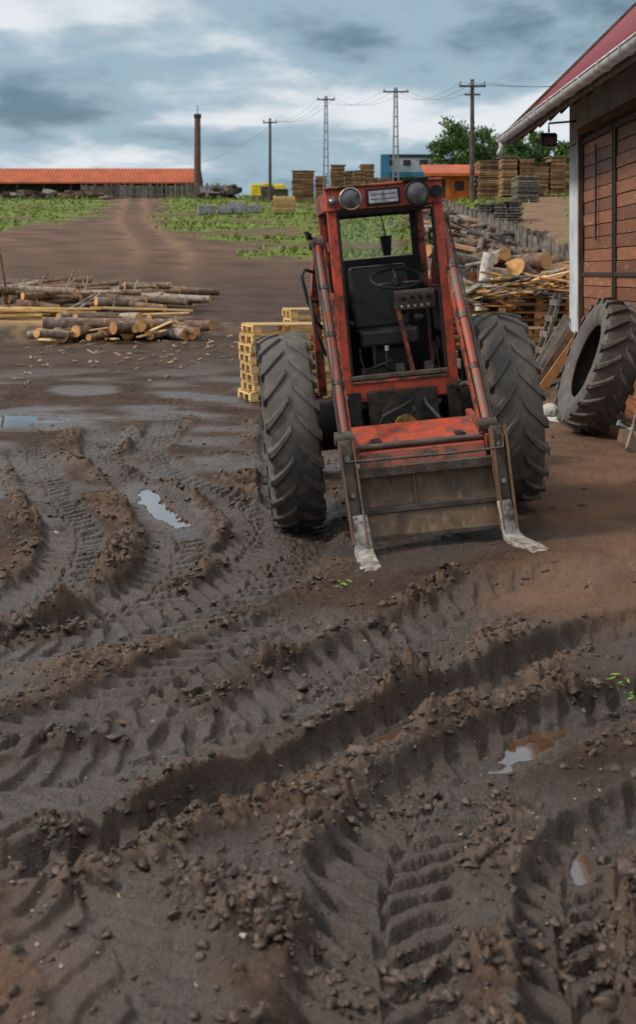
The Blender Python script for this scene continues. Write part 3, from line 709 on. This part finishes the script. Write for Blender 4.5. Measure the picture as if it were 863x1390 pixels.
for k in range(85):
    lay=k//16; x=2.5+(k%16)*.30+U(-.15,.15)+lay*.12; y=U(27.6,29.6); z=gz(x,y)+.2+lay*.30+U(-.05,.12); a=U(-.7,.7)+( .9 if rnd()<.4 else 0)
    L_=U(1.0,2.2); d=Vector((math.sin(a),math.cos(a),U(-.2,.3)))*L_/2; c=Vector((x,y,z)); log(c-d,c+d,U(.08,.19),random.choice(['bark','barkgrey']))
c=Vector((3.38,27.0,1.55)); mb.cyl(c+Vector((-.12,0,-.6)),c+Vector((.1,0,.75)),.13,'birch',n=14,endmk='cut',wob=.08,rings=4)
log(Vector((4.0,27.0,2.0)),Vector((4.8,27.8,1.5)),.22); log(Vector((4.6,27.2,1.8)),Vector((5.9,27.9,2.0)),.13,'barkgrey')
log(Vector((2.9,27.3,1.45)),Vector((3.0,28.6,1.9)),.24,'barkgrey'); log(Vector((3.9,27.3,1.65)),Vector((4.3,28.6,1.6)),.2,'bark')
for k in range(45):
    x=U(2.4,7);y=U(27.0,29.5); z=gz(x,y)+U(.6,1.8); R=Euler((U(-.5,.5),U(-.5,.5),U(-1.5,1.5))).to_matrix(); mb.box((x,y,z),(U(.4,1.2),U(.05,.14),.04),random.choice(['orangewood','oldwood','oldwood']),R)
mb.obj('log_pile')
mb=MB()
for k in range(42):
    t=rnd(); x=-5.9+3.2*t+U(-.2,.2); y=U(28.8,30.8); z=gz(x,y)+.12+.22*int(rnd()*1.6)*(1-abs(t-.4))
    a=U(-.9,.9)+ (1.0 if rnd()<.5 else 0); L_=U(.7,1.8); d=Vector((math.sin(a),math.cos(a),U(-.08,.1)))*L_/2; c=Vector((x,y,z)); log(c-d,c+d,U(.07,.15),random.choice(['bark','barkgrey','bark']))
for k in range(5):
    x=-5.55+k*.5+U(-.15,.15); log(Vector((x,28.9+U(-.3,.4),gz(x,29)+.14)),Vector((x+U(-.8,.8),30.2,gz(x,30)+.2)),U(.10,.17))
for k in range(30):
    x=U(-6,-2.8);y=U(28.5,30.8); R=Euler((U(-.2,.2),U(-.2,.2),U(-1.5,1.5))).to_matrix(); mb.box((x,y,gz(x,y)+U(.03,.3)),(U(.4,1.3),.09,.03),'palwood',R)
mb.obj('log_pile')
mb=MB()
for k in range(75):
    t=rnd(); x=-8.9+4.8*t; y=U(34.6,38); lay=rnd(); z=gz(x,y)+.10+.6*lay*(1-.5*t); a=1.57+U(-.8,.8); L_=U(1.0,3.2)
    d=Vector((math.sin(a),math.cos(a),U(-.12,.12)))*L_/2; log(Vector((x,y,z))-d,Vector((x,y,z))+d,U(.05,.13),random.choice(['bark','barkgrey','bark']))
for k in range(8):
    x=-8.2+k*.3; log(Vector((x,34.8,gz(x,34.8)+.0)),Vector((x+U(-.4,.4),34.9,gz(x,34.8)+U(.3,.6))),.1,'bark')
for k in range(10):
    x=U(-9,-5); y=U(34,37); a=U(-1,1); p=Vector((x,y,gz(x,y))); mb.cyl(p,p+Vector((a,.2,U(.5,1.0))),.03,'barkgrey',n=6)
mb.cyl((-8.1,35,.8),(-8.35,35,2.4),.03,'darkwood',n=6)
for k in range(20):
    x=U(-8.4,-4.2); mb.box((x,33.6+U(-.6,.6),gz(x,33.6)+U(.05,.25)),(U(1,2.6),.14,.04),'palwood',Euler((0,U(-.06,.06),U(-.3,.3))).to_matrix())
mb.obj('log_pile')

# ------------------------------------------------------------------ workshop building (right)
Bd=empty('workshop_building')
WX=3.49; Y0=5.5; Y1=18.5; EX=2.79; EZ=3.88; SL=1.0; RX=6.8
def rz(x): return EZ+(x-EX)*SL
mb=MB(); zt=rz(WX)-.16; z0=-.3
FX=2*RX-WX
def wallbox(x0,x1,y0,y1,z0,z1,mk='plaster'): mb.box(((x0+x1)/2,(y0+y1)/2,(z0+z1)/2),(x1-x0,y1-y0,z1-z0),mk)
wallbox(WX,WX+.3,Y0,12.2,z0,zt); wallbox(WX,WX+.3,17.62,Y1,z0,zt); wallbox(WX,WX+.3,12.2,17.62,3.75,zt); wallbox(WX+.003,WX+.3,12.2,17.62,z0,.15)
wallbox(FX-.3,FX,Y0,Y1,z0,zt); wallbox(WX+.3,FX-.3,Y1-.3,Y1,z0,zt); wallbox(WX+.3,FX-.3,Y0,Y0+.3,z0,zt)
for yy in (Y0+.002,Y1-.302):
    rzz=rz(RX)-.18; mb.add([(WX,yy,zt),(FX,yy,zt),(RX,yy,rzz),(WX,yy+.3,zt),(FX,yy+.3,zt),(RX,yy+.3,rzz)],[(0,1,2),(5,4,3),(0,3,4,1),(1,4,5,2),(2,5,3,0)],'plaster')
mb.obj('walls',Bd,bevel=.01)
mb=MB()
for (a,b) in ((15.72,17.58),(13.82,15.66),(12.24,13.76)):
    z=.18
    while z<3.62:
        h=.155; h=min(h,3.68-z); mb.box((WX+.03+U(-.006,.006),(a+b)/2,z+h/2),(.04,b-a-.02,h-.010),'doorwood'); z+=h
    for yy in (a+.03,b-.03): mb.box((WX-.005,yy,1.93),(.02,.06,3.5),'iron')
    for zz in (.25,1.88,3.62): mb.box((WX-.012,(a+b)/2,zz),(.015,b-a,.05),'iron')
mb.box((WX-.02,17.61,1.95),(.06,.07,3.6),'darkwood'); mb.box((WX-.02,14.9,3.76),(.07,5.5,.09),'darkwood')
mb.box((WX-.03,16.6,2.9),(.02,.05,1.2),'iron')
mb.obj('wooden_door',Bd,bevel=.004)
mb=MB()
ny=int((Y1+1.0-(Y0-.6))/.035)
for side in (0,1):
    vs=[];fs=[]
    for j in range(ny+1):
        yy=Y0-.6+j*.035; w=.018*math.cos(2*math.pi*yy/.21)
        for x in (EX-.08,(EX+RX)/2,RX+.02):
            z=rz(x)+w+.06; vs.append((x if side==0 else 2*RX-x,yy,z))
    for j in range(ny):
        for i in (0,1): a=j*3+i; fs.append((a,a+1,a+4,a+3))
    mb.add(vs,fs,'roofred',True)
mb.beam((RX,Y0-.6,rz(RX)+.1),(RX,Y1+1,rz(RX)+.1),.3,.06,'roofred')
o=mb.obj('roof',Bd); so=o.modifiers.new('s','SOLIDIFY'); so.thickness=.012
mb=MB()
y=Y0-.4
while y<Y1+1.0:
    mb.beam((EX+.02,y,rz(EX)-.07),(RX,y,rz(RX)-.07),.09,.13,'darkwood'); y+=.75
for k in range(9):
    x=EX+.05+k*.14; mb.beam((x,Y0-.6,rz(x)+.012),(x,Y1+.98,rz(x)+.012),.125,.02,'darkwood',up=(-SL,0,1))
mb.box((EX-.02,(Y0+Y1)/2+.2,EZ-.04),(.03,Y1-Y0+1.55,.17),'oldwood')
mb.beam((EX-.03,Y1+.98,rz(EX)-.0),(RX,Y1+.98,rz(RX)-.0),.03,.16,'darkwood')
mb.box((WX-.06,(Y0+Y1)/2,zt-.1),(.12,Y1-Y0,.16),'darkwood')
mb.obj('eaves',Bd)
mb=MB()
gx=EX-.115; gzv=EZ-.02; r=.075; vs=[];fs=[];n=10
yA,yB=Y0-.6,Y1+1.0
for yy in (yA,yB):
    for i in range(n+1):
        a=math.pi+math.pi*i/n; vs.append((gx+r*math.cos(a),yy,gzv+r*math.sin(a)))
for i in range(n): fs.append((i,i+1,n+1+i+1,n+1+i))
fs.append(tuple(range(n+1))); fs.append(tuple(range(2*n+1,n,-1)))
mb.add(vs,fs,'gutter',True)
mb.tube([(gx-r,yA,gzv),(gx-r,yB,gzv)],.012,'gutter',n=6)
y=yA+.3
while y<yB: 
    pts_=[(gx+(r+.006)*math.cos(math.pi+math.pi*i/8),y,gzv+(r+.006)*math.sin(math.pi+math.pi*i/8)) for i in range(9)]; mb.tube(pts_,.008,'gutter',n=5); y+=.9
mb.tube([(gx,yB-.12,gzv-.07),(gx,yB-.1,gzv-.16),(gx-.02,yB,gzv-.22)],.045,'gutter',n=12)
o=mb.obj('gutter',Bd)
mb=MB()
lx,ly,lz=3.12,18.0,3.70
mb.tube([(WX,ly,lz+.25),(lx,ly,lz+.22),(lx,ly,lz+.1)],.015,'iron'); mb.box((lx,ly,lz),(.20,.14,.16),'black',Euler((.3,0,0)).to_matrix()); mb.box((lx,ly-.08,lz-.02),(.16,.01,.11),'lens',Euler((.3,0,0)).to_matrix())
mb.tube([(lx+.1,ly,lz),(lx+.25,ly,lz-.12),(WX,ly,lz-.05)],.008,'cable')
mb.obj('flood_lamp',Bd)

mb=MB(); tyre(mb,0,R=.77,w=.46,rim=.42,nl=20)
t=mb.obj('tractor_tyre',bevel=.006); 
Rm=Matrix.Rotation(math.radians(20),4,'Y'); Rz=Matrix.Rotation(math.radians(2),4,'Z')
t.matrix_world=Matrix.Translation((3.13,14.75,gz(3,14.9)+.75))@Rz@Rm@Matrix.Rotation(.1,4,'X')
scatter('plastic_sack',[(2.86,16.2,.16,.17),(2.98,16.3,.14,.16),(2.80,16.0,.09,.11)],'sack',.8,.12)
mb=MB()
for k in range(7):
    y=17.2+k*.16; x=2.75+U(-.05,.05); mb.beam((x-.0,y,gz(x,y)),(WX-.04,y+U(.2,.6),U(.7,1.3)),.12,.03,random.choice(['orangewood','oldwood','oldwood','darkwood']),up=(0,1,0))
for s_ in (0,.42): mb.beam((2.95,18.6+s_,gz(3,18)),(3.42,18.7+s_,1.6),.05,.07,'oldwood',up=(0,1,0))
for k in range(6):
    t_=.1+k*.15; mb.beam((2.95+.47*t_,18.55,.2+1.5*t_),(2.95+.47*t_,19.15,.2+1.5*t_),.04,.08,'oldwood')
mb.beam((2.6,17.4,.12),(3.3,16.9,.45),.25,.2,'darkwood'); mb.beam((2.7,18.0,.10),(3.4,17.2,.30),.28,.14,'darkwood'); mb.beam((2.7,17.9,.25),(3.3,17.3,.55),.2,.05,'oldwood')
mb.beam((2.75,16.6,.1),(3.4,17.0,.7),.2,.05,'darkwood')
mb.obj('leaning_boards')
mb=MB()
mb.beam((3.25,13.3,.1),(3.44,13.9,.75),.16,.05,'darkwood',up=(0,1,0)); mb.beam((3.1,13.2,.12),(3.42,14.0,.5),.12,.05,'oldwood',up=(0,1,0)); mb.box((3.3,13.5,.2),(.3,.5,.14),'darkwood',Euler((0,.2,.3)).to_matrix())
mb.obj('scrap_timber')

# ------------------------------------------------------------------ background
def bstack(name,x0,x1,y,h,depth=3,mk='farbrown',base=None,layer=.16,cols=None,roof=True):
    mb=MB(); z=gz((x0+x1)/2,y) if base is None else base; n=int(h/layer); cols=cols or max(1,int((x1-x0)/1.6)); cw=(x1-x0)/cols
    for c_ in range(cols):
        nn=n-int(U(0,n*.3)); dx=U(-.1,.1)
        for k in range(nn):
            mb.box((x0+cw*(c_+.5)+U(-.05,.05)+dx,y+U(-.08,.08),z+layer*(k+.4)),(cw*.93+U(-.1,.06),depth,layer*.62),mk)
            if k%2==0:
                for q in (-.4,0,.4): mb.box((x0+cw*(c_+.5+q)+dx,y,z+layer*(k+.86)),(.12,depth*.95,layer*.3),mk)
        if roof and rnd()<.7: mb.box((x0+cw*(c_+.5),y,z+nn*layer+.1),(cw*1.08,depth*1.05,.06),'oldwood',Euler((.05,U(-.06,.06),0)).to_matrix())
    mb.obj(name)
bstack('lumber_stack',6.75,8.45,50,1.15,1.6,'oldwood',layer=.13,cols=2)
bstack('lumber_stack',7.7,9.9,65,1.35,2,'oldwood',layer=.14,cols=3)
bstack('lumber_stack',11.9,13.5,100,3.6,3,'farbrown'); bstack('lumber_stack',13.6,15.2,92,1.9,3,'oldwood')
bstack('lumber_stack',15.3,20.6,112,3.2,3,'farbrown',cols=4); bstack('lumber_stack',20.8,26,118,3.0,3,'farbrown',cols=3)
bstack('lumber_stack',-3.0,1.0,152,3.6,3,'farbrown',cols=3); bstack('lumber_stack',1.4,6.2,146,4.6,4,'farbrown',cols=3); bstack('lumber_stack',3.5,7.2,130,3.2,3,'farbrown',cols=3)
bstack('lumber_stack',-3.9,-1.9,114,1.5,3,'palwood',cols=1,roof=False); bstack('lumber_stack',-6.8,-3.4,158,1.9,3,'oldwood',cols=2)
bstack('lumber_stack',0.0,3.5,118,1.2,2,'oldwood',cols=3)
mb=MB(); z=gz(-6.5,164)
for k in range(3): mb.box((-7.6+k*1.45,164,z+1.2),(1.3,2,1.5+.3*(k%2)),'yellow'); mb.box((-7.6+k*1.45,164,z+.25),(1.2,1.8,.5),'oldwood')
mb.obj('yellow_wrapped_stack',bevel=.12)  # lumber stack wrapped in yellow sheeting, on a wooden base
mb=MB()
for (x,y,w,h) in ((-9.4,112,1.4,.75),(-7.9,113,1.1,.6),(-6.9,114,1.5,.9),(-5.6,117,1.4,.6)): mb.box((x,y,gz(x,y)+h/2),(w,1.2,h),'concpole',Euler((0,0,U(-.3,.3))).to_matrix())
mb.obj('concrete_blocks',bevel=.04)
S=empty('long_shed'); mb=MB(); bz=gz(-40,180)-.1; xa,xb=-62,-16.4
mb.box(((xa+xb)/2,183,bz+1.1),(xb-xa-.6,6,2.3),'shedwall')
k=xa
while k<xb: mb.box((k,179.0,bz+1.1),(.25,.25,2.2),'pole'); k+=3.6
mb.obj('walls',S)
mb=MB(); ze=bz+2.05; zr=bz+4.3
mb.add([(xa-.5,178.3,ze),(xb+.3,178.3,ze),(xb+.3,183,zr),(xa-.5,183,zr),(xb+.3,187.7,ze),(xa-.5,187.7,ze)],[(0,1,2,3),(3,2,4,5)],'tiles')
mb.add([(xb+.0,178.6,ze-.02),(xb+.0,187.4,ze-.02),(xb+.0,183,zr-.1)],[(0,1,2)],'shedwall')
k=xa
while k<xb: mb.beam((k,178.3,ze+.03),(k,183,zr+.03),.12,.05,'tiles'); k+=.45
mb.box(((xa+xb)/2,178.28,ze-.03),(xb-xa+.8,.05,.2),'tiles')
mb.obj('roof',S)
mb=MB(); z=gz(-16.1,178); mb.cyl((-16.1,178,z),(-16.1,178,23.0),.5,'brick',r2=.40,n=8,smooth=False); mb.cyl((-16.1,178,22.6),(-16.1,178,23.1),.5,'shedwall',n=8,smooth=False); mb.cyl((-16.1,178,23.1),(-16.1,178,24.3),.05,'pole',n=6); mb.obj('brick_chimney')
def fence(name,pts_,h,pitch=.22,w=.15,mk='oldwood',lean=.04):
    mb=MB()
    for (a,b) in zip(pts_[:-1],pts_[1:]):
        a=Vector(a);b=Vector(b);L_=(b-a).length;n=int(L_/pitch);d=(b-a).normalized();yaw=math.atan2(d.y,d.x)
        for i in range(n):
            p=a+d*i*pitch; z=gz(p.x,p.y); hh=h*U(.85,1.08); mb.box((p.x,p.y,z+hh/2),(w,.03,hh),mk,Euler((0,U(-lean,lean),yaw)).to_matrix())
            if i%11==0: mb.box((p.x,p.y+.05,z+h*.5),(.14,.14,h*1.1),mk)
        for q in (.3,.75): mb.beam((a.x,a.y+.05,gz(a.x,a.y)+h*q),(b.x,b.y+.05,gz(b.x,b.y)+h*q),.05,.09,mk)
    mb.obj(name)
fence('picket_fence',[(-31,174.5),(-20,175.5),(-10.5,176)],1.9,.3,.22)
fence('plank_fence',[(7.4,37.5),(7.3,48),(7.0,60),(7.2,80)],1.25,.2,.16,lean=.1)
mb=MB()
for k in range(200):
    y=U(38,82); x=6.5+U(-.9,.6)-(y-60)*.005; a=U(-.9,.9); z=gz(x,y)+U(.05,.9); L_=U(1.0,3.6); d=Vector((math.sin(a)*.9,math.cos(a),U(-.2,.25)))*L_/2; c=Vector((x,y,z)); mb.cyl(c-d,c+d,U(.05,.15),random.choice(['oldwood','barkgrey','bark','shedwall']),n=8,endmk='oldwood')
for k in range(120):
    y=U(38,82); x=6.3+U(-1.0,.6); z=gz(x,y)+U(.05,.9); mb.box((x,y,z),(U(.3,1.4),U(.1,.8),U(.04,.2)),random.choice(['oldwood','darkwood','shedwall','farbrown']),Euler((U(-.6,.6),U(-.6,.6),U(-1.5,1.5))).to_matrix())
mb.obj('timber_pile')
mb=MB()
for k in range(70):
    x=U(-13,-29) if k<50 else U(-10,-15); y=U(168,174); z=gz(x,y)+U(0,1.0 if k<50 else 1.6); mb.box((x-(14 if k<50 else 0),y,z),(U(.6,2),1,U(.2,.7)),random.choice(['shedwall','oldwood','darkwood']),Euler((0,U(-.3,.3),U(-1,1))).to_matrix())
mb.obj('scrap_heap')
Hh=empty('orange_timber_hut'); mb=MB(); z=gz(10,100)-.3; x=8.5
while x<11.6: mb.box((x,100,z+1.2),(.19,.06,2.5),'orange'); x+=.2
mb.box((10.05,102.5,z+1.2),(3.1,4.8,2.4),'shedwall'); mb.obj('walls',Hh)
mb=MB(); mb.add([(7.9,99.3,z+2.35),(12.1,99.3,z+2.35),(12.1,102.5,z+3.3),(7.9,102.5,z+3.3),(7.9,105.5,z+2.4),(12.1,105.5,z+2.4)],[(0,1,2,3),(3,2,4,5)],'tiles')
mb.box((10,99.28,z+2.3),(4.2,.06,.22),'orange'); mb.box((9.1,99.95,z+1.0),(.9,.05,2.0),'shedwall'); mb.box((10.6,99.95,z+1.5),(.7,.05,.7),'shedwall')
mb.obj('roof',Hh)
Tr=empty('site_trailer'); mb=MB(); z=gz(9.5,138); 
mb.box((9.3,139,z+2.9),(5.6,2.6,2.4),'white'); mb.box((9.3,137.66,z+2.0),(5.6,.05,.5),'blue'); mb.box((9.3,137.68,z+3.9),(5.7,.08,.35),'shedwall')
for k in range(3): mb.box((7.5+k*1.7,137.63,z+3.2),(.8,.05,.6),'shedwall')
mb.box((6.9,137.2,z+2.7),(.9,1.0,2.6),'blue')
mb.obj('body',Tr,bevel=.03); mb=MB()
mb.box((9.3,139,z+1.5),(5.6,1.5,.3),'iron')
for x in (7.6,10.8):
    for y in (138,140): mb.cyl((x,y-.15,z+.7),(x,y+.15,z+.7),.7,'tyre',n=20)
mb.obj('wheels',Tr)
tops=[]
def upole(x,y,zt,kind,arm=1.5):
    mb=MB(); z=gz(x,y)-.2; 
    if kind=='wood':
        mb.cyl((x,y,z),(x,y,zt),.20,'pole',r2=.13,n=10); mb.box((x,y-.15,zt-.5),(arm,.12,.14),'pole')
        if arm>1.7: mb.box((x,y-.15,zt-1.1),(arm*.6,.1,.12),'pole')
    else:
        mb.beam((x-.28,y,z),(x-.1,y,zt),.14,.14,'concpole',up=(0,1,0)); mb.beam((x+.28,y,z),(x+.1,y,zt),.14,.14,'concpole',up=(0,1,0))
        k=z+.8
        while k<zt-.4: mb.box((x,y,k),(.42,.1,.1),'concpole'); k+=.9
        mb.box((x,y-.12,zt-.4),(arm,.12,.14),'pole')
    for q in (-.45,0,.45): mb.cyl((x+q*arm,y-.15,zt-.42),(x+q*arm,y-.15,zt-.16),.05,'concpole',n=8)
    mb.obj('utility_pole'); tops.append((x,y,zt-.2,arm))
upole(-5.4,150,19.3,'wood',1.6); upole(.84,140,20.5,'conc',1.9); upole(7.0,120,18.6,'conc',2.3); upole(11.0,95,15.7,'wood',1.9)
mb=MB()
def wire(a,b,sag):
    a=Vector(a);b=Vector(b); mb.tube([a.lerp(b,k/16)+Vector((0,0,-sag*4*(k/16)*(1-k/16))) for k in range(17)],.012,'cable',n=5)
for (A,B) in zip(tops[:-1],tops[1:]):
    for q in (-.45,0,.45): wire((A[0]+q*A[3],A[1]-.15,A[2]),(B[0]+q*B[3],B[1]-.15,B[2]),1.1)
for q in (-.45,0,.45): wire((11+q*1.9,94.85,15.5),(24+q,62,14),1.5)
wire((-5.4,149.8,18.5),(-16,160,15),1.0)
mb.obj('power_lines')
def tree(x,y,h,cr,seed,leaf=.2,n=3600):
    random.seed(seed); mb=MB(); z=gz(x,y)-.1
    mb.cyl((x,y,z),(x,y,z+h*.75),h*.028,'pole',r2=h*.008,n=8,wob=.1,rings=5)
    cl=[]
    for k in range(34):
        a=U(0,6.28); t=U(.32,1.0); rad=cr*math.sqrt(max(0,1-((t-.6)/.48)**2))*U(.35,1.0)
        cl.append(Vector((x+rad*math.cos(a),y+rad*math.sin(a),z+h*t*.96)))
    for c in cl[:14]: mb.cyl((x,y,z+(c.z-z)*.55),c,h*.010,'pole',r2=h*.003,n=5)
    for c in cl:
        s_=U(.10,.2)*cr*1.3
        for q in range(n//34):
            d=Vector((random.gauss(0,1),random.gauss(0,1),random.gauss(0,.75)))*s_; p=c+d
            R=Euler((U(0,6),U(0,6),U(0,6))).to_matrix(); l=leaf*U(.6,1.3)
            mb.add([p+R@Vector((-l,0,0)),p+R@Vector((0,-l*.5,0)),p+R@Vector((l,0,0)),p+R@Vector((0,l*.5,0))],[(0,1,2,3)],'leaf')
    mb.obj('deciduous_tree')
tree(13.6,135,7.6,2.1,1); tree(16.9,137,6.6,2.0,2); tree(24.5,168,6.2,2.0,3,.24); tree(28.0,170,7.0,1.9,4,.24); tree(31.0,165,5.6,1.9,5,.24); tree(21.0,160,5.0,2.2,6,.24)

# ------------------------------------------------------------------ world, sun, camera
w=bpy.data.worlds.new('World'); scene.world=w; w.use_nodes=True; nt=w.node_tree; N=nt.nodes; L=nt.links
bg=N['Background']; bg.inputs['Strength'].default_value=0.1
sky=N.new('ShaderNodeTexSky'); sky.sky_type='NISHITA'; sky.sun_disc=False
SE=math.radians(40); SR=math.radians(-100)
sky.sun_elevation=SE; sky.sun_rotation=SR
tc=N.new('ShaderNodeTexCoord'); sp=N.new('ShaderNodeSeparateXYZ'); L.new(tc.outputs['Generated'],sp.inputs[0])
def mth(op,a,b=None):
    n=N.new('ShaderNodeMath'); n.operation=op
    for i,v in ((0,a),(1,b)):
        if v is None: continue
        if isinstance(v,(int,float)): n.inputs[i].default_value=v
        else: L.new(v,n.inputs[i])
    return n.outputs[0]
zc=mth('MAXIMUM',sp.outputs[2],0.0); den=mth('ADD',zc,0.20)
cb=N.new('ShaderNodeCombineXYZ'); L.new(mth('DIVIDE',sp.outputs[0],den),cb.inputs[0]); L.new(mth('DIVIDE',sp.outputs[1],den),cb.inputs[1])
def wn(scale,detail,ro,dist,off):
    mp=N.new('ShaderNodeMapping'); mp.inputs['Location'].default_value=off; L.new(cb.outputs[0],mp.inputs[0])
    n=N.new('ShaderNodeTexNoise'); n.inputs['Scale'].default_value=scale; n.inputs['Detail'].default_value=detail; n.inputs['Roughness'].default_value=ro; n.inputs['Distortion'].default_value=dist
    L.new(mp.outputs[0],n.inputs['Vector']); return n.outputs['Fac']
f=mth('ADD',mth('MULTIPLY',wn(1.3,5,.5,.2,(3.1,1.2,0)),.76),mth('MULTIPLY',wn(4.0,4,.6,.2,(1,5,0)),.24))
cr=N.new('ShaderNodeValToRGB'); L.new(f,cr.inputs[0]); e=cr.color_ramp; e.interpolation='EASE'
e.elements[0].position=.37; e.elements[0].color=(.15,.235,.30,1); e.elements[1].position=.60; e.elements[1].color=(.82,.86,.89,1)
m_=e.elements.new(.48); m_.color=(.35,.48,.57,1)
sc_=N.new('ShaderNodeMix'); sc_.data_type='RGBA'; sc_.blend_type='MULTIPLY'; sc_.inputs[0].default_value=1
mr=N.new('ShaderNodeMapRange'); mr.inputs[1].default_value=.24; mr.inputs[2].default_value=.75; mr.inputs[3].default_value=10; mr.inputs[4].default_value=23; L.new(sp.outputs[2],mr.inputs[0])
L.new(cr.outputs[0],sc_.inputs[6]); L.new(mr.outputs[0],sc_.inputs[7])
wh=N.new('ShaderNodeMix'); wh.data_type='RGBA'; wh.inputs[7].default_value=(13.0,12.1,11.1,1); L.new(sc_.outputs[2],wh.inputs[6])
mr2=N.new('ShaderNodeMapRange'); mr2.inputs[1].default_value=.3; mr2.inputs[2].default_value=.8; mr2.inputs[4].default_value=.75; L.new(sp.outputs[2],mr2.inputs[0]); L.new(mr2.outputs[0],wh.inputs[0])
mx=N.new('ShaderNodeMix'); mx.data_type='RGBA'; mx.inputs[0].default_value=.92; L.new(sky.outputs[0],mx.inputs[6]); L.new(wh.outputs[2],mx.inputs[7])
L.new(mx.outputs[2],bg.inputs['Color'])
sd=bpy.data.lights.new('sun','SUN'); sd.energy=2.7; sd.angle=math.radians(10); sd.color=(1,.92,.82)
so=bpy.data.objects.new('sun',sd); scene.collection.objects.link(so)
az=SR
dirv=Vector((math.sin(az)*math.cos(SE),math.cos(az)*math.cos(SE),math.sin(SE)))
so.rotation_euler=dirv.to_track_quat('Z','Y').to_euler()
cam=bpy.data.cameras.new('camera'); co=bpy.data.objects.new('camera',cam); scene.collection.objects.link(co); scene.camera=co
co.location=(0,0,H); co.rotation_euler=(math.radians(90),0,0)
cam.sensor_fit='VERTICAL'; cam.sensor_height=36; cam.lens=46.75; cam.shift_y=-0.2338; cam.clip_end=3000; cam.clip_start=.1
cam.dof.use_dof=True; cam.dof.focus_distance=9.8; cam.dof.aperture_fstop=4.0
scene.view_settings.view_transform='Standard'; scene.view_settings.look='None'; scene.view_settings.exposure=0
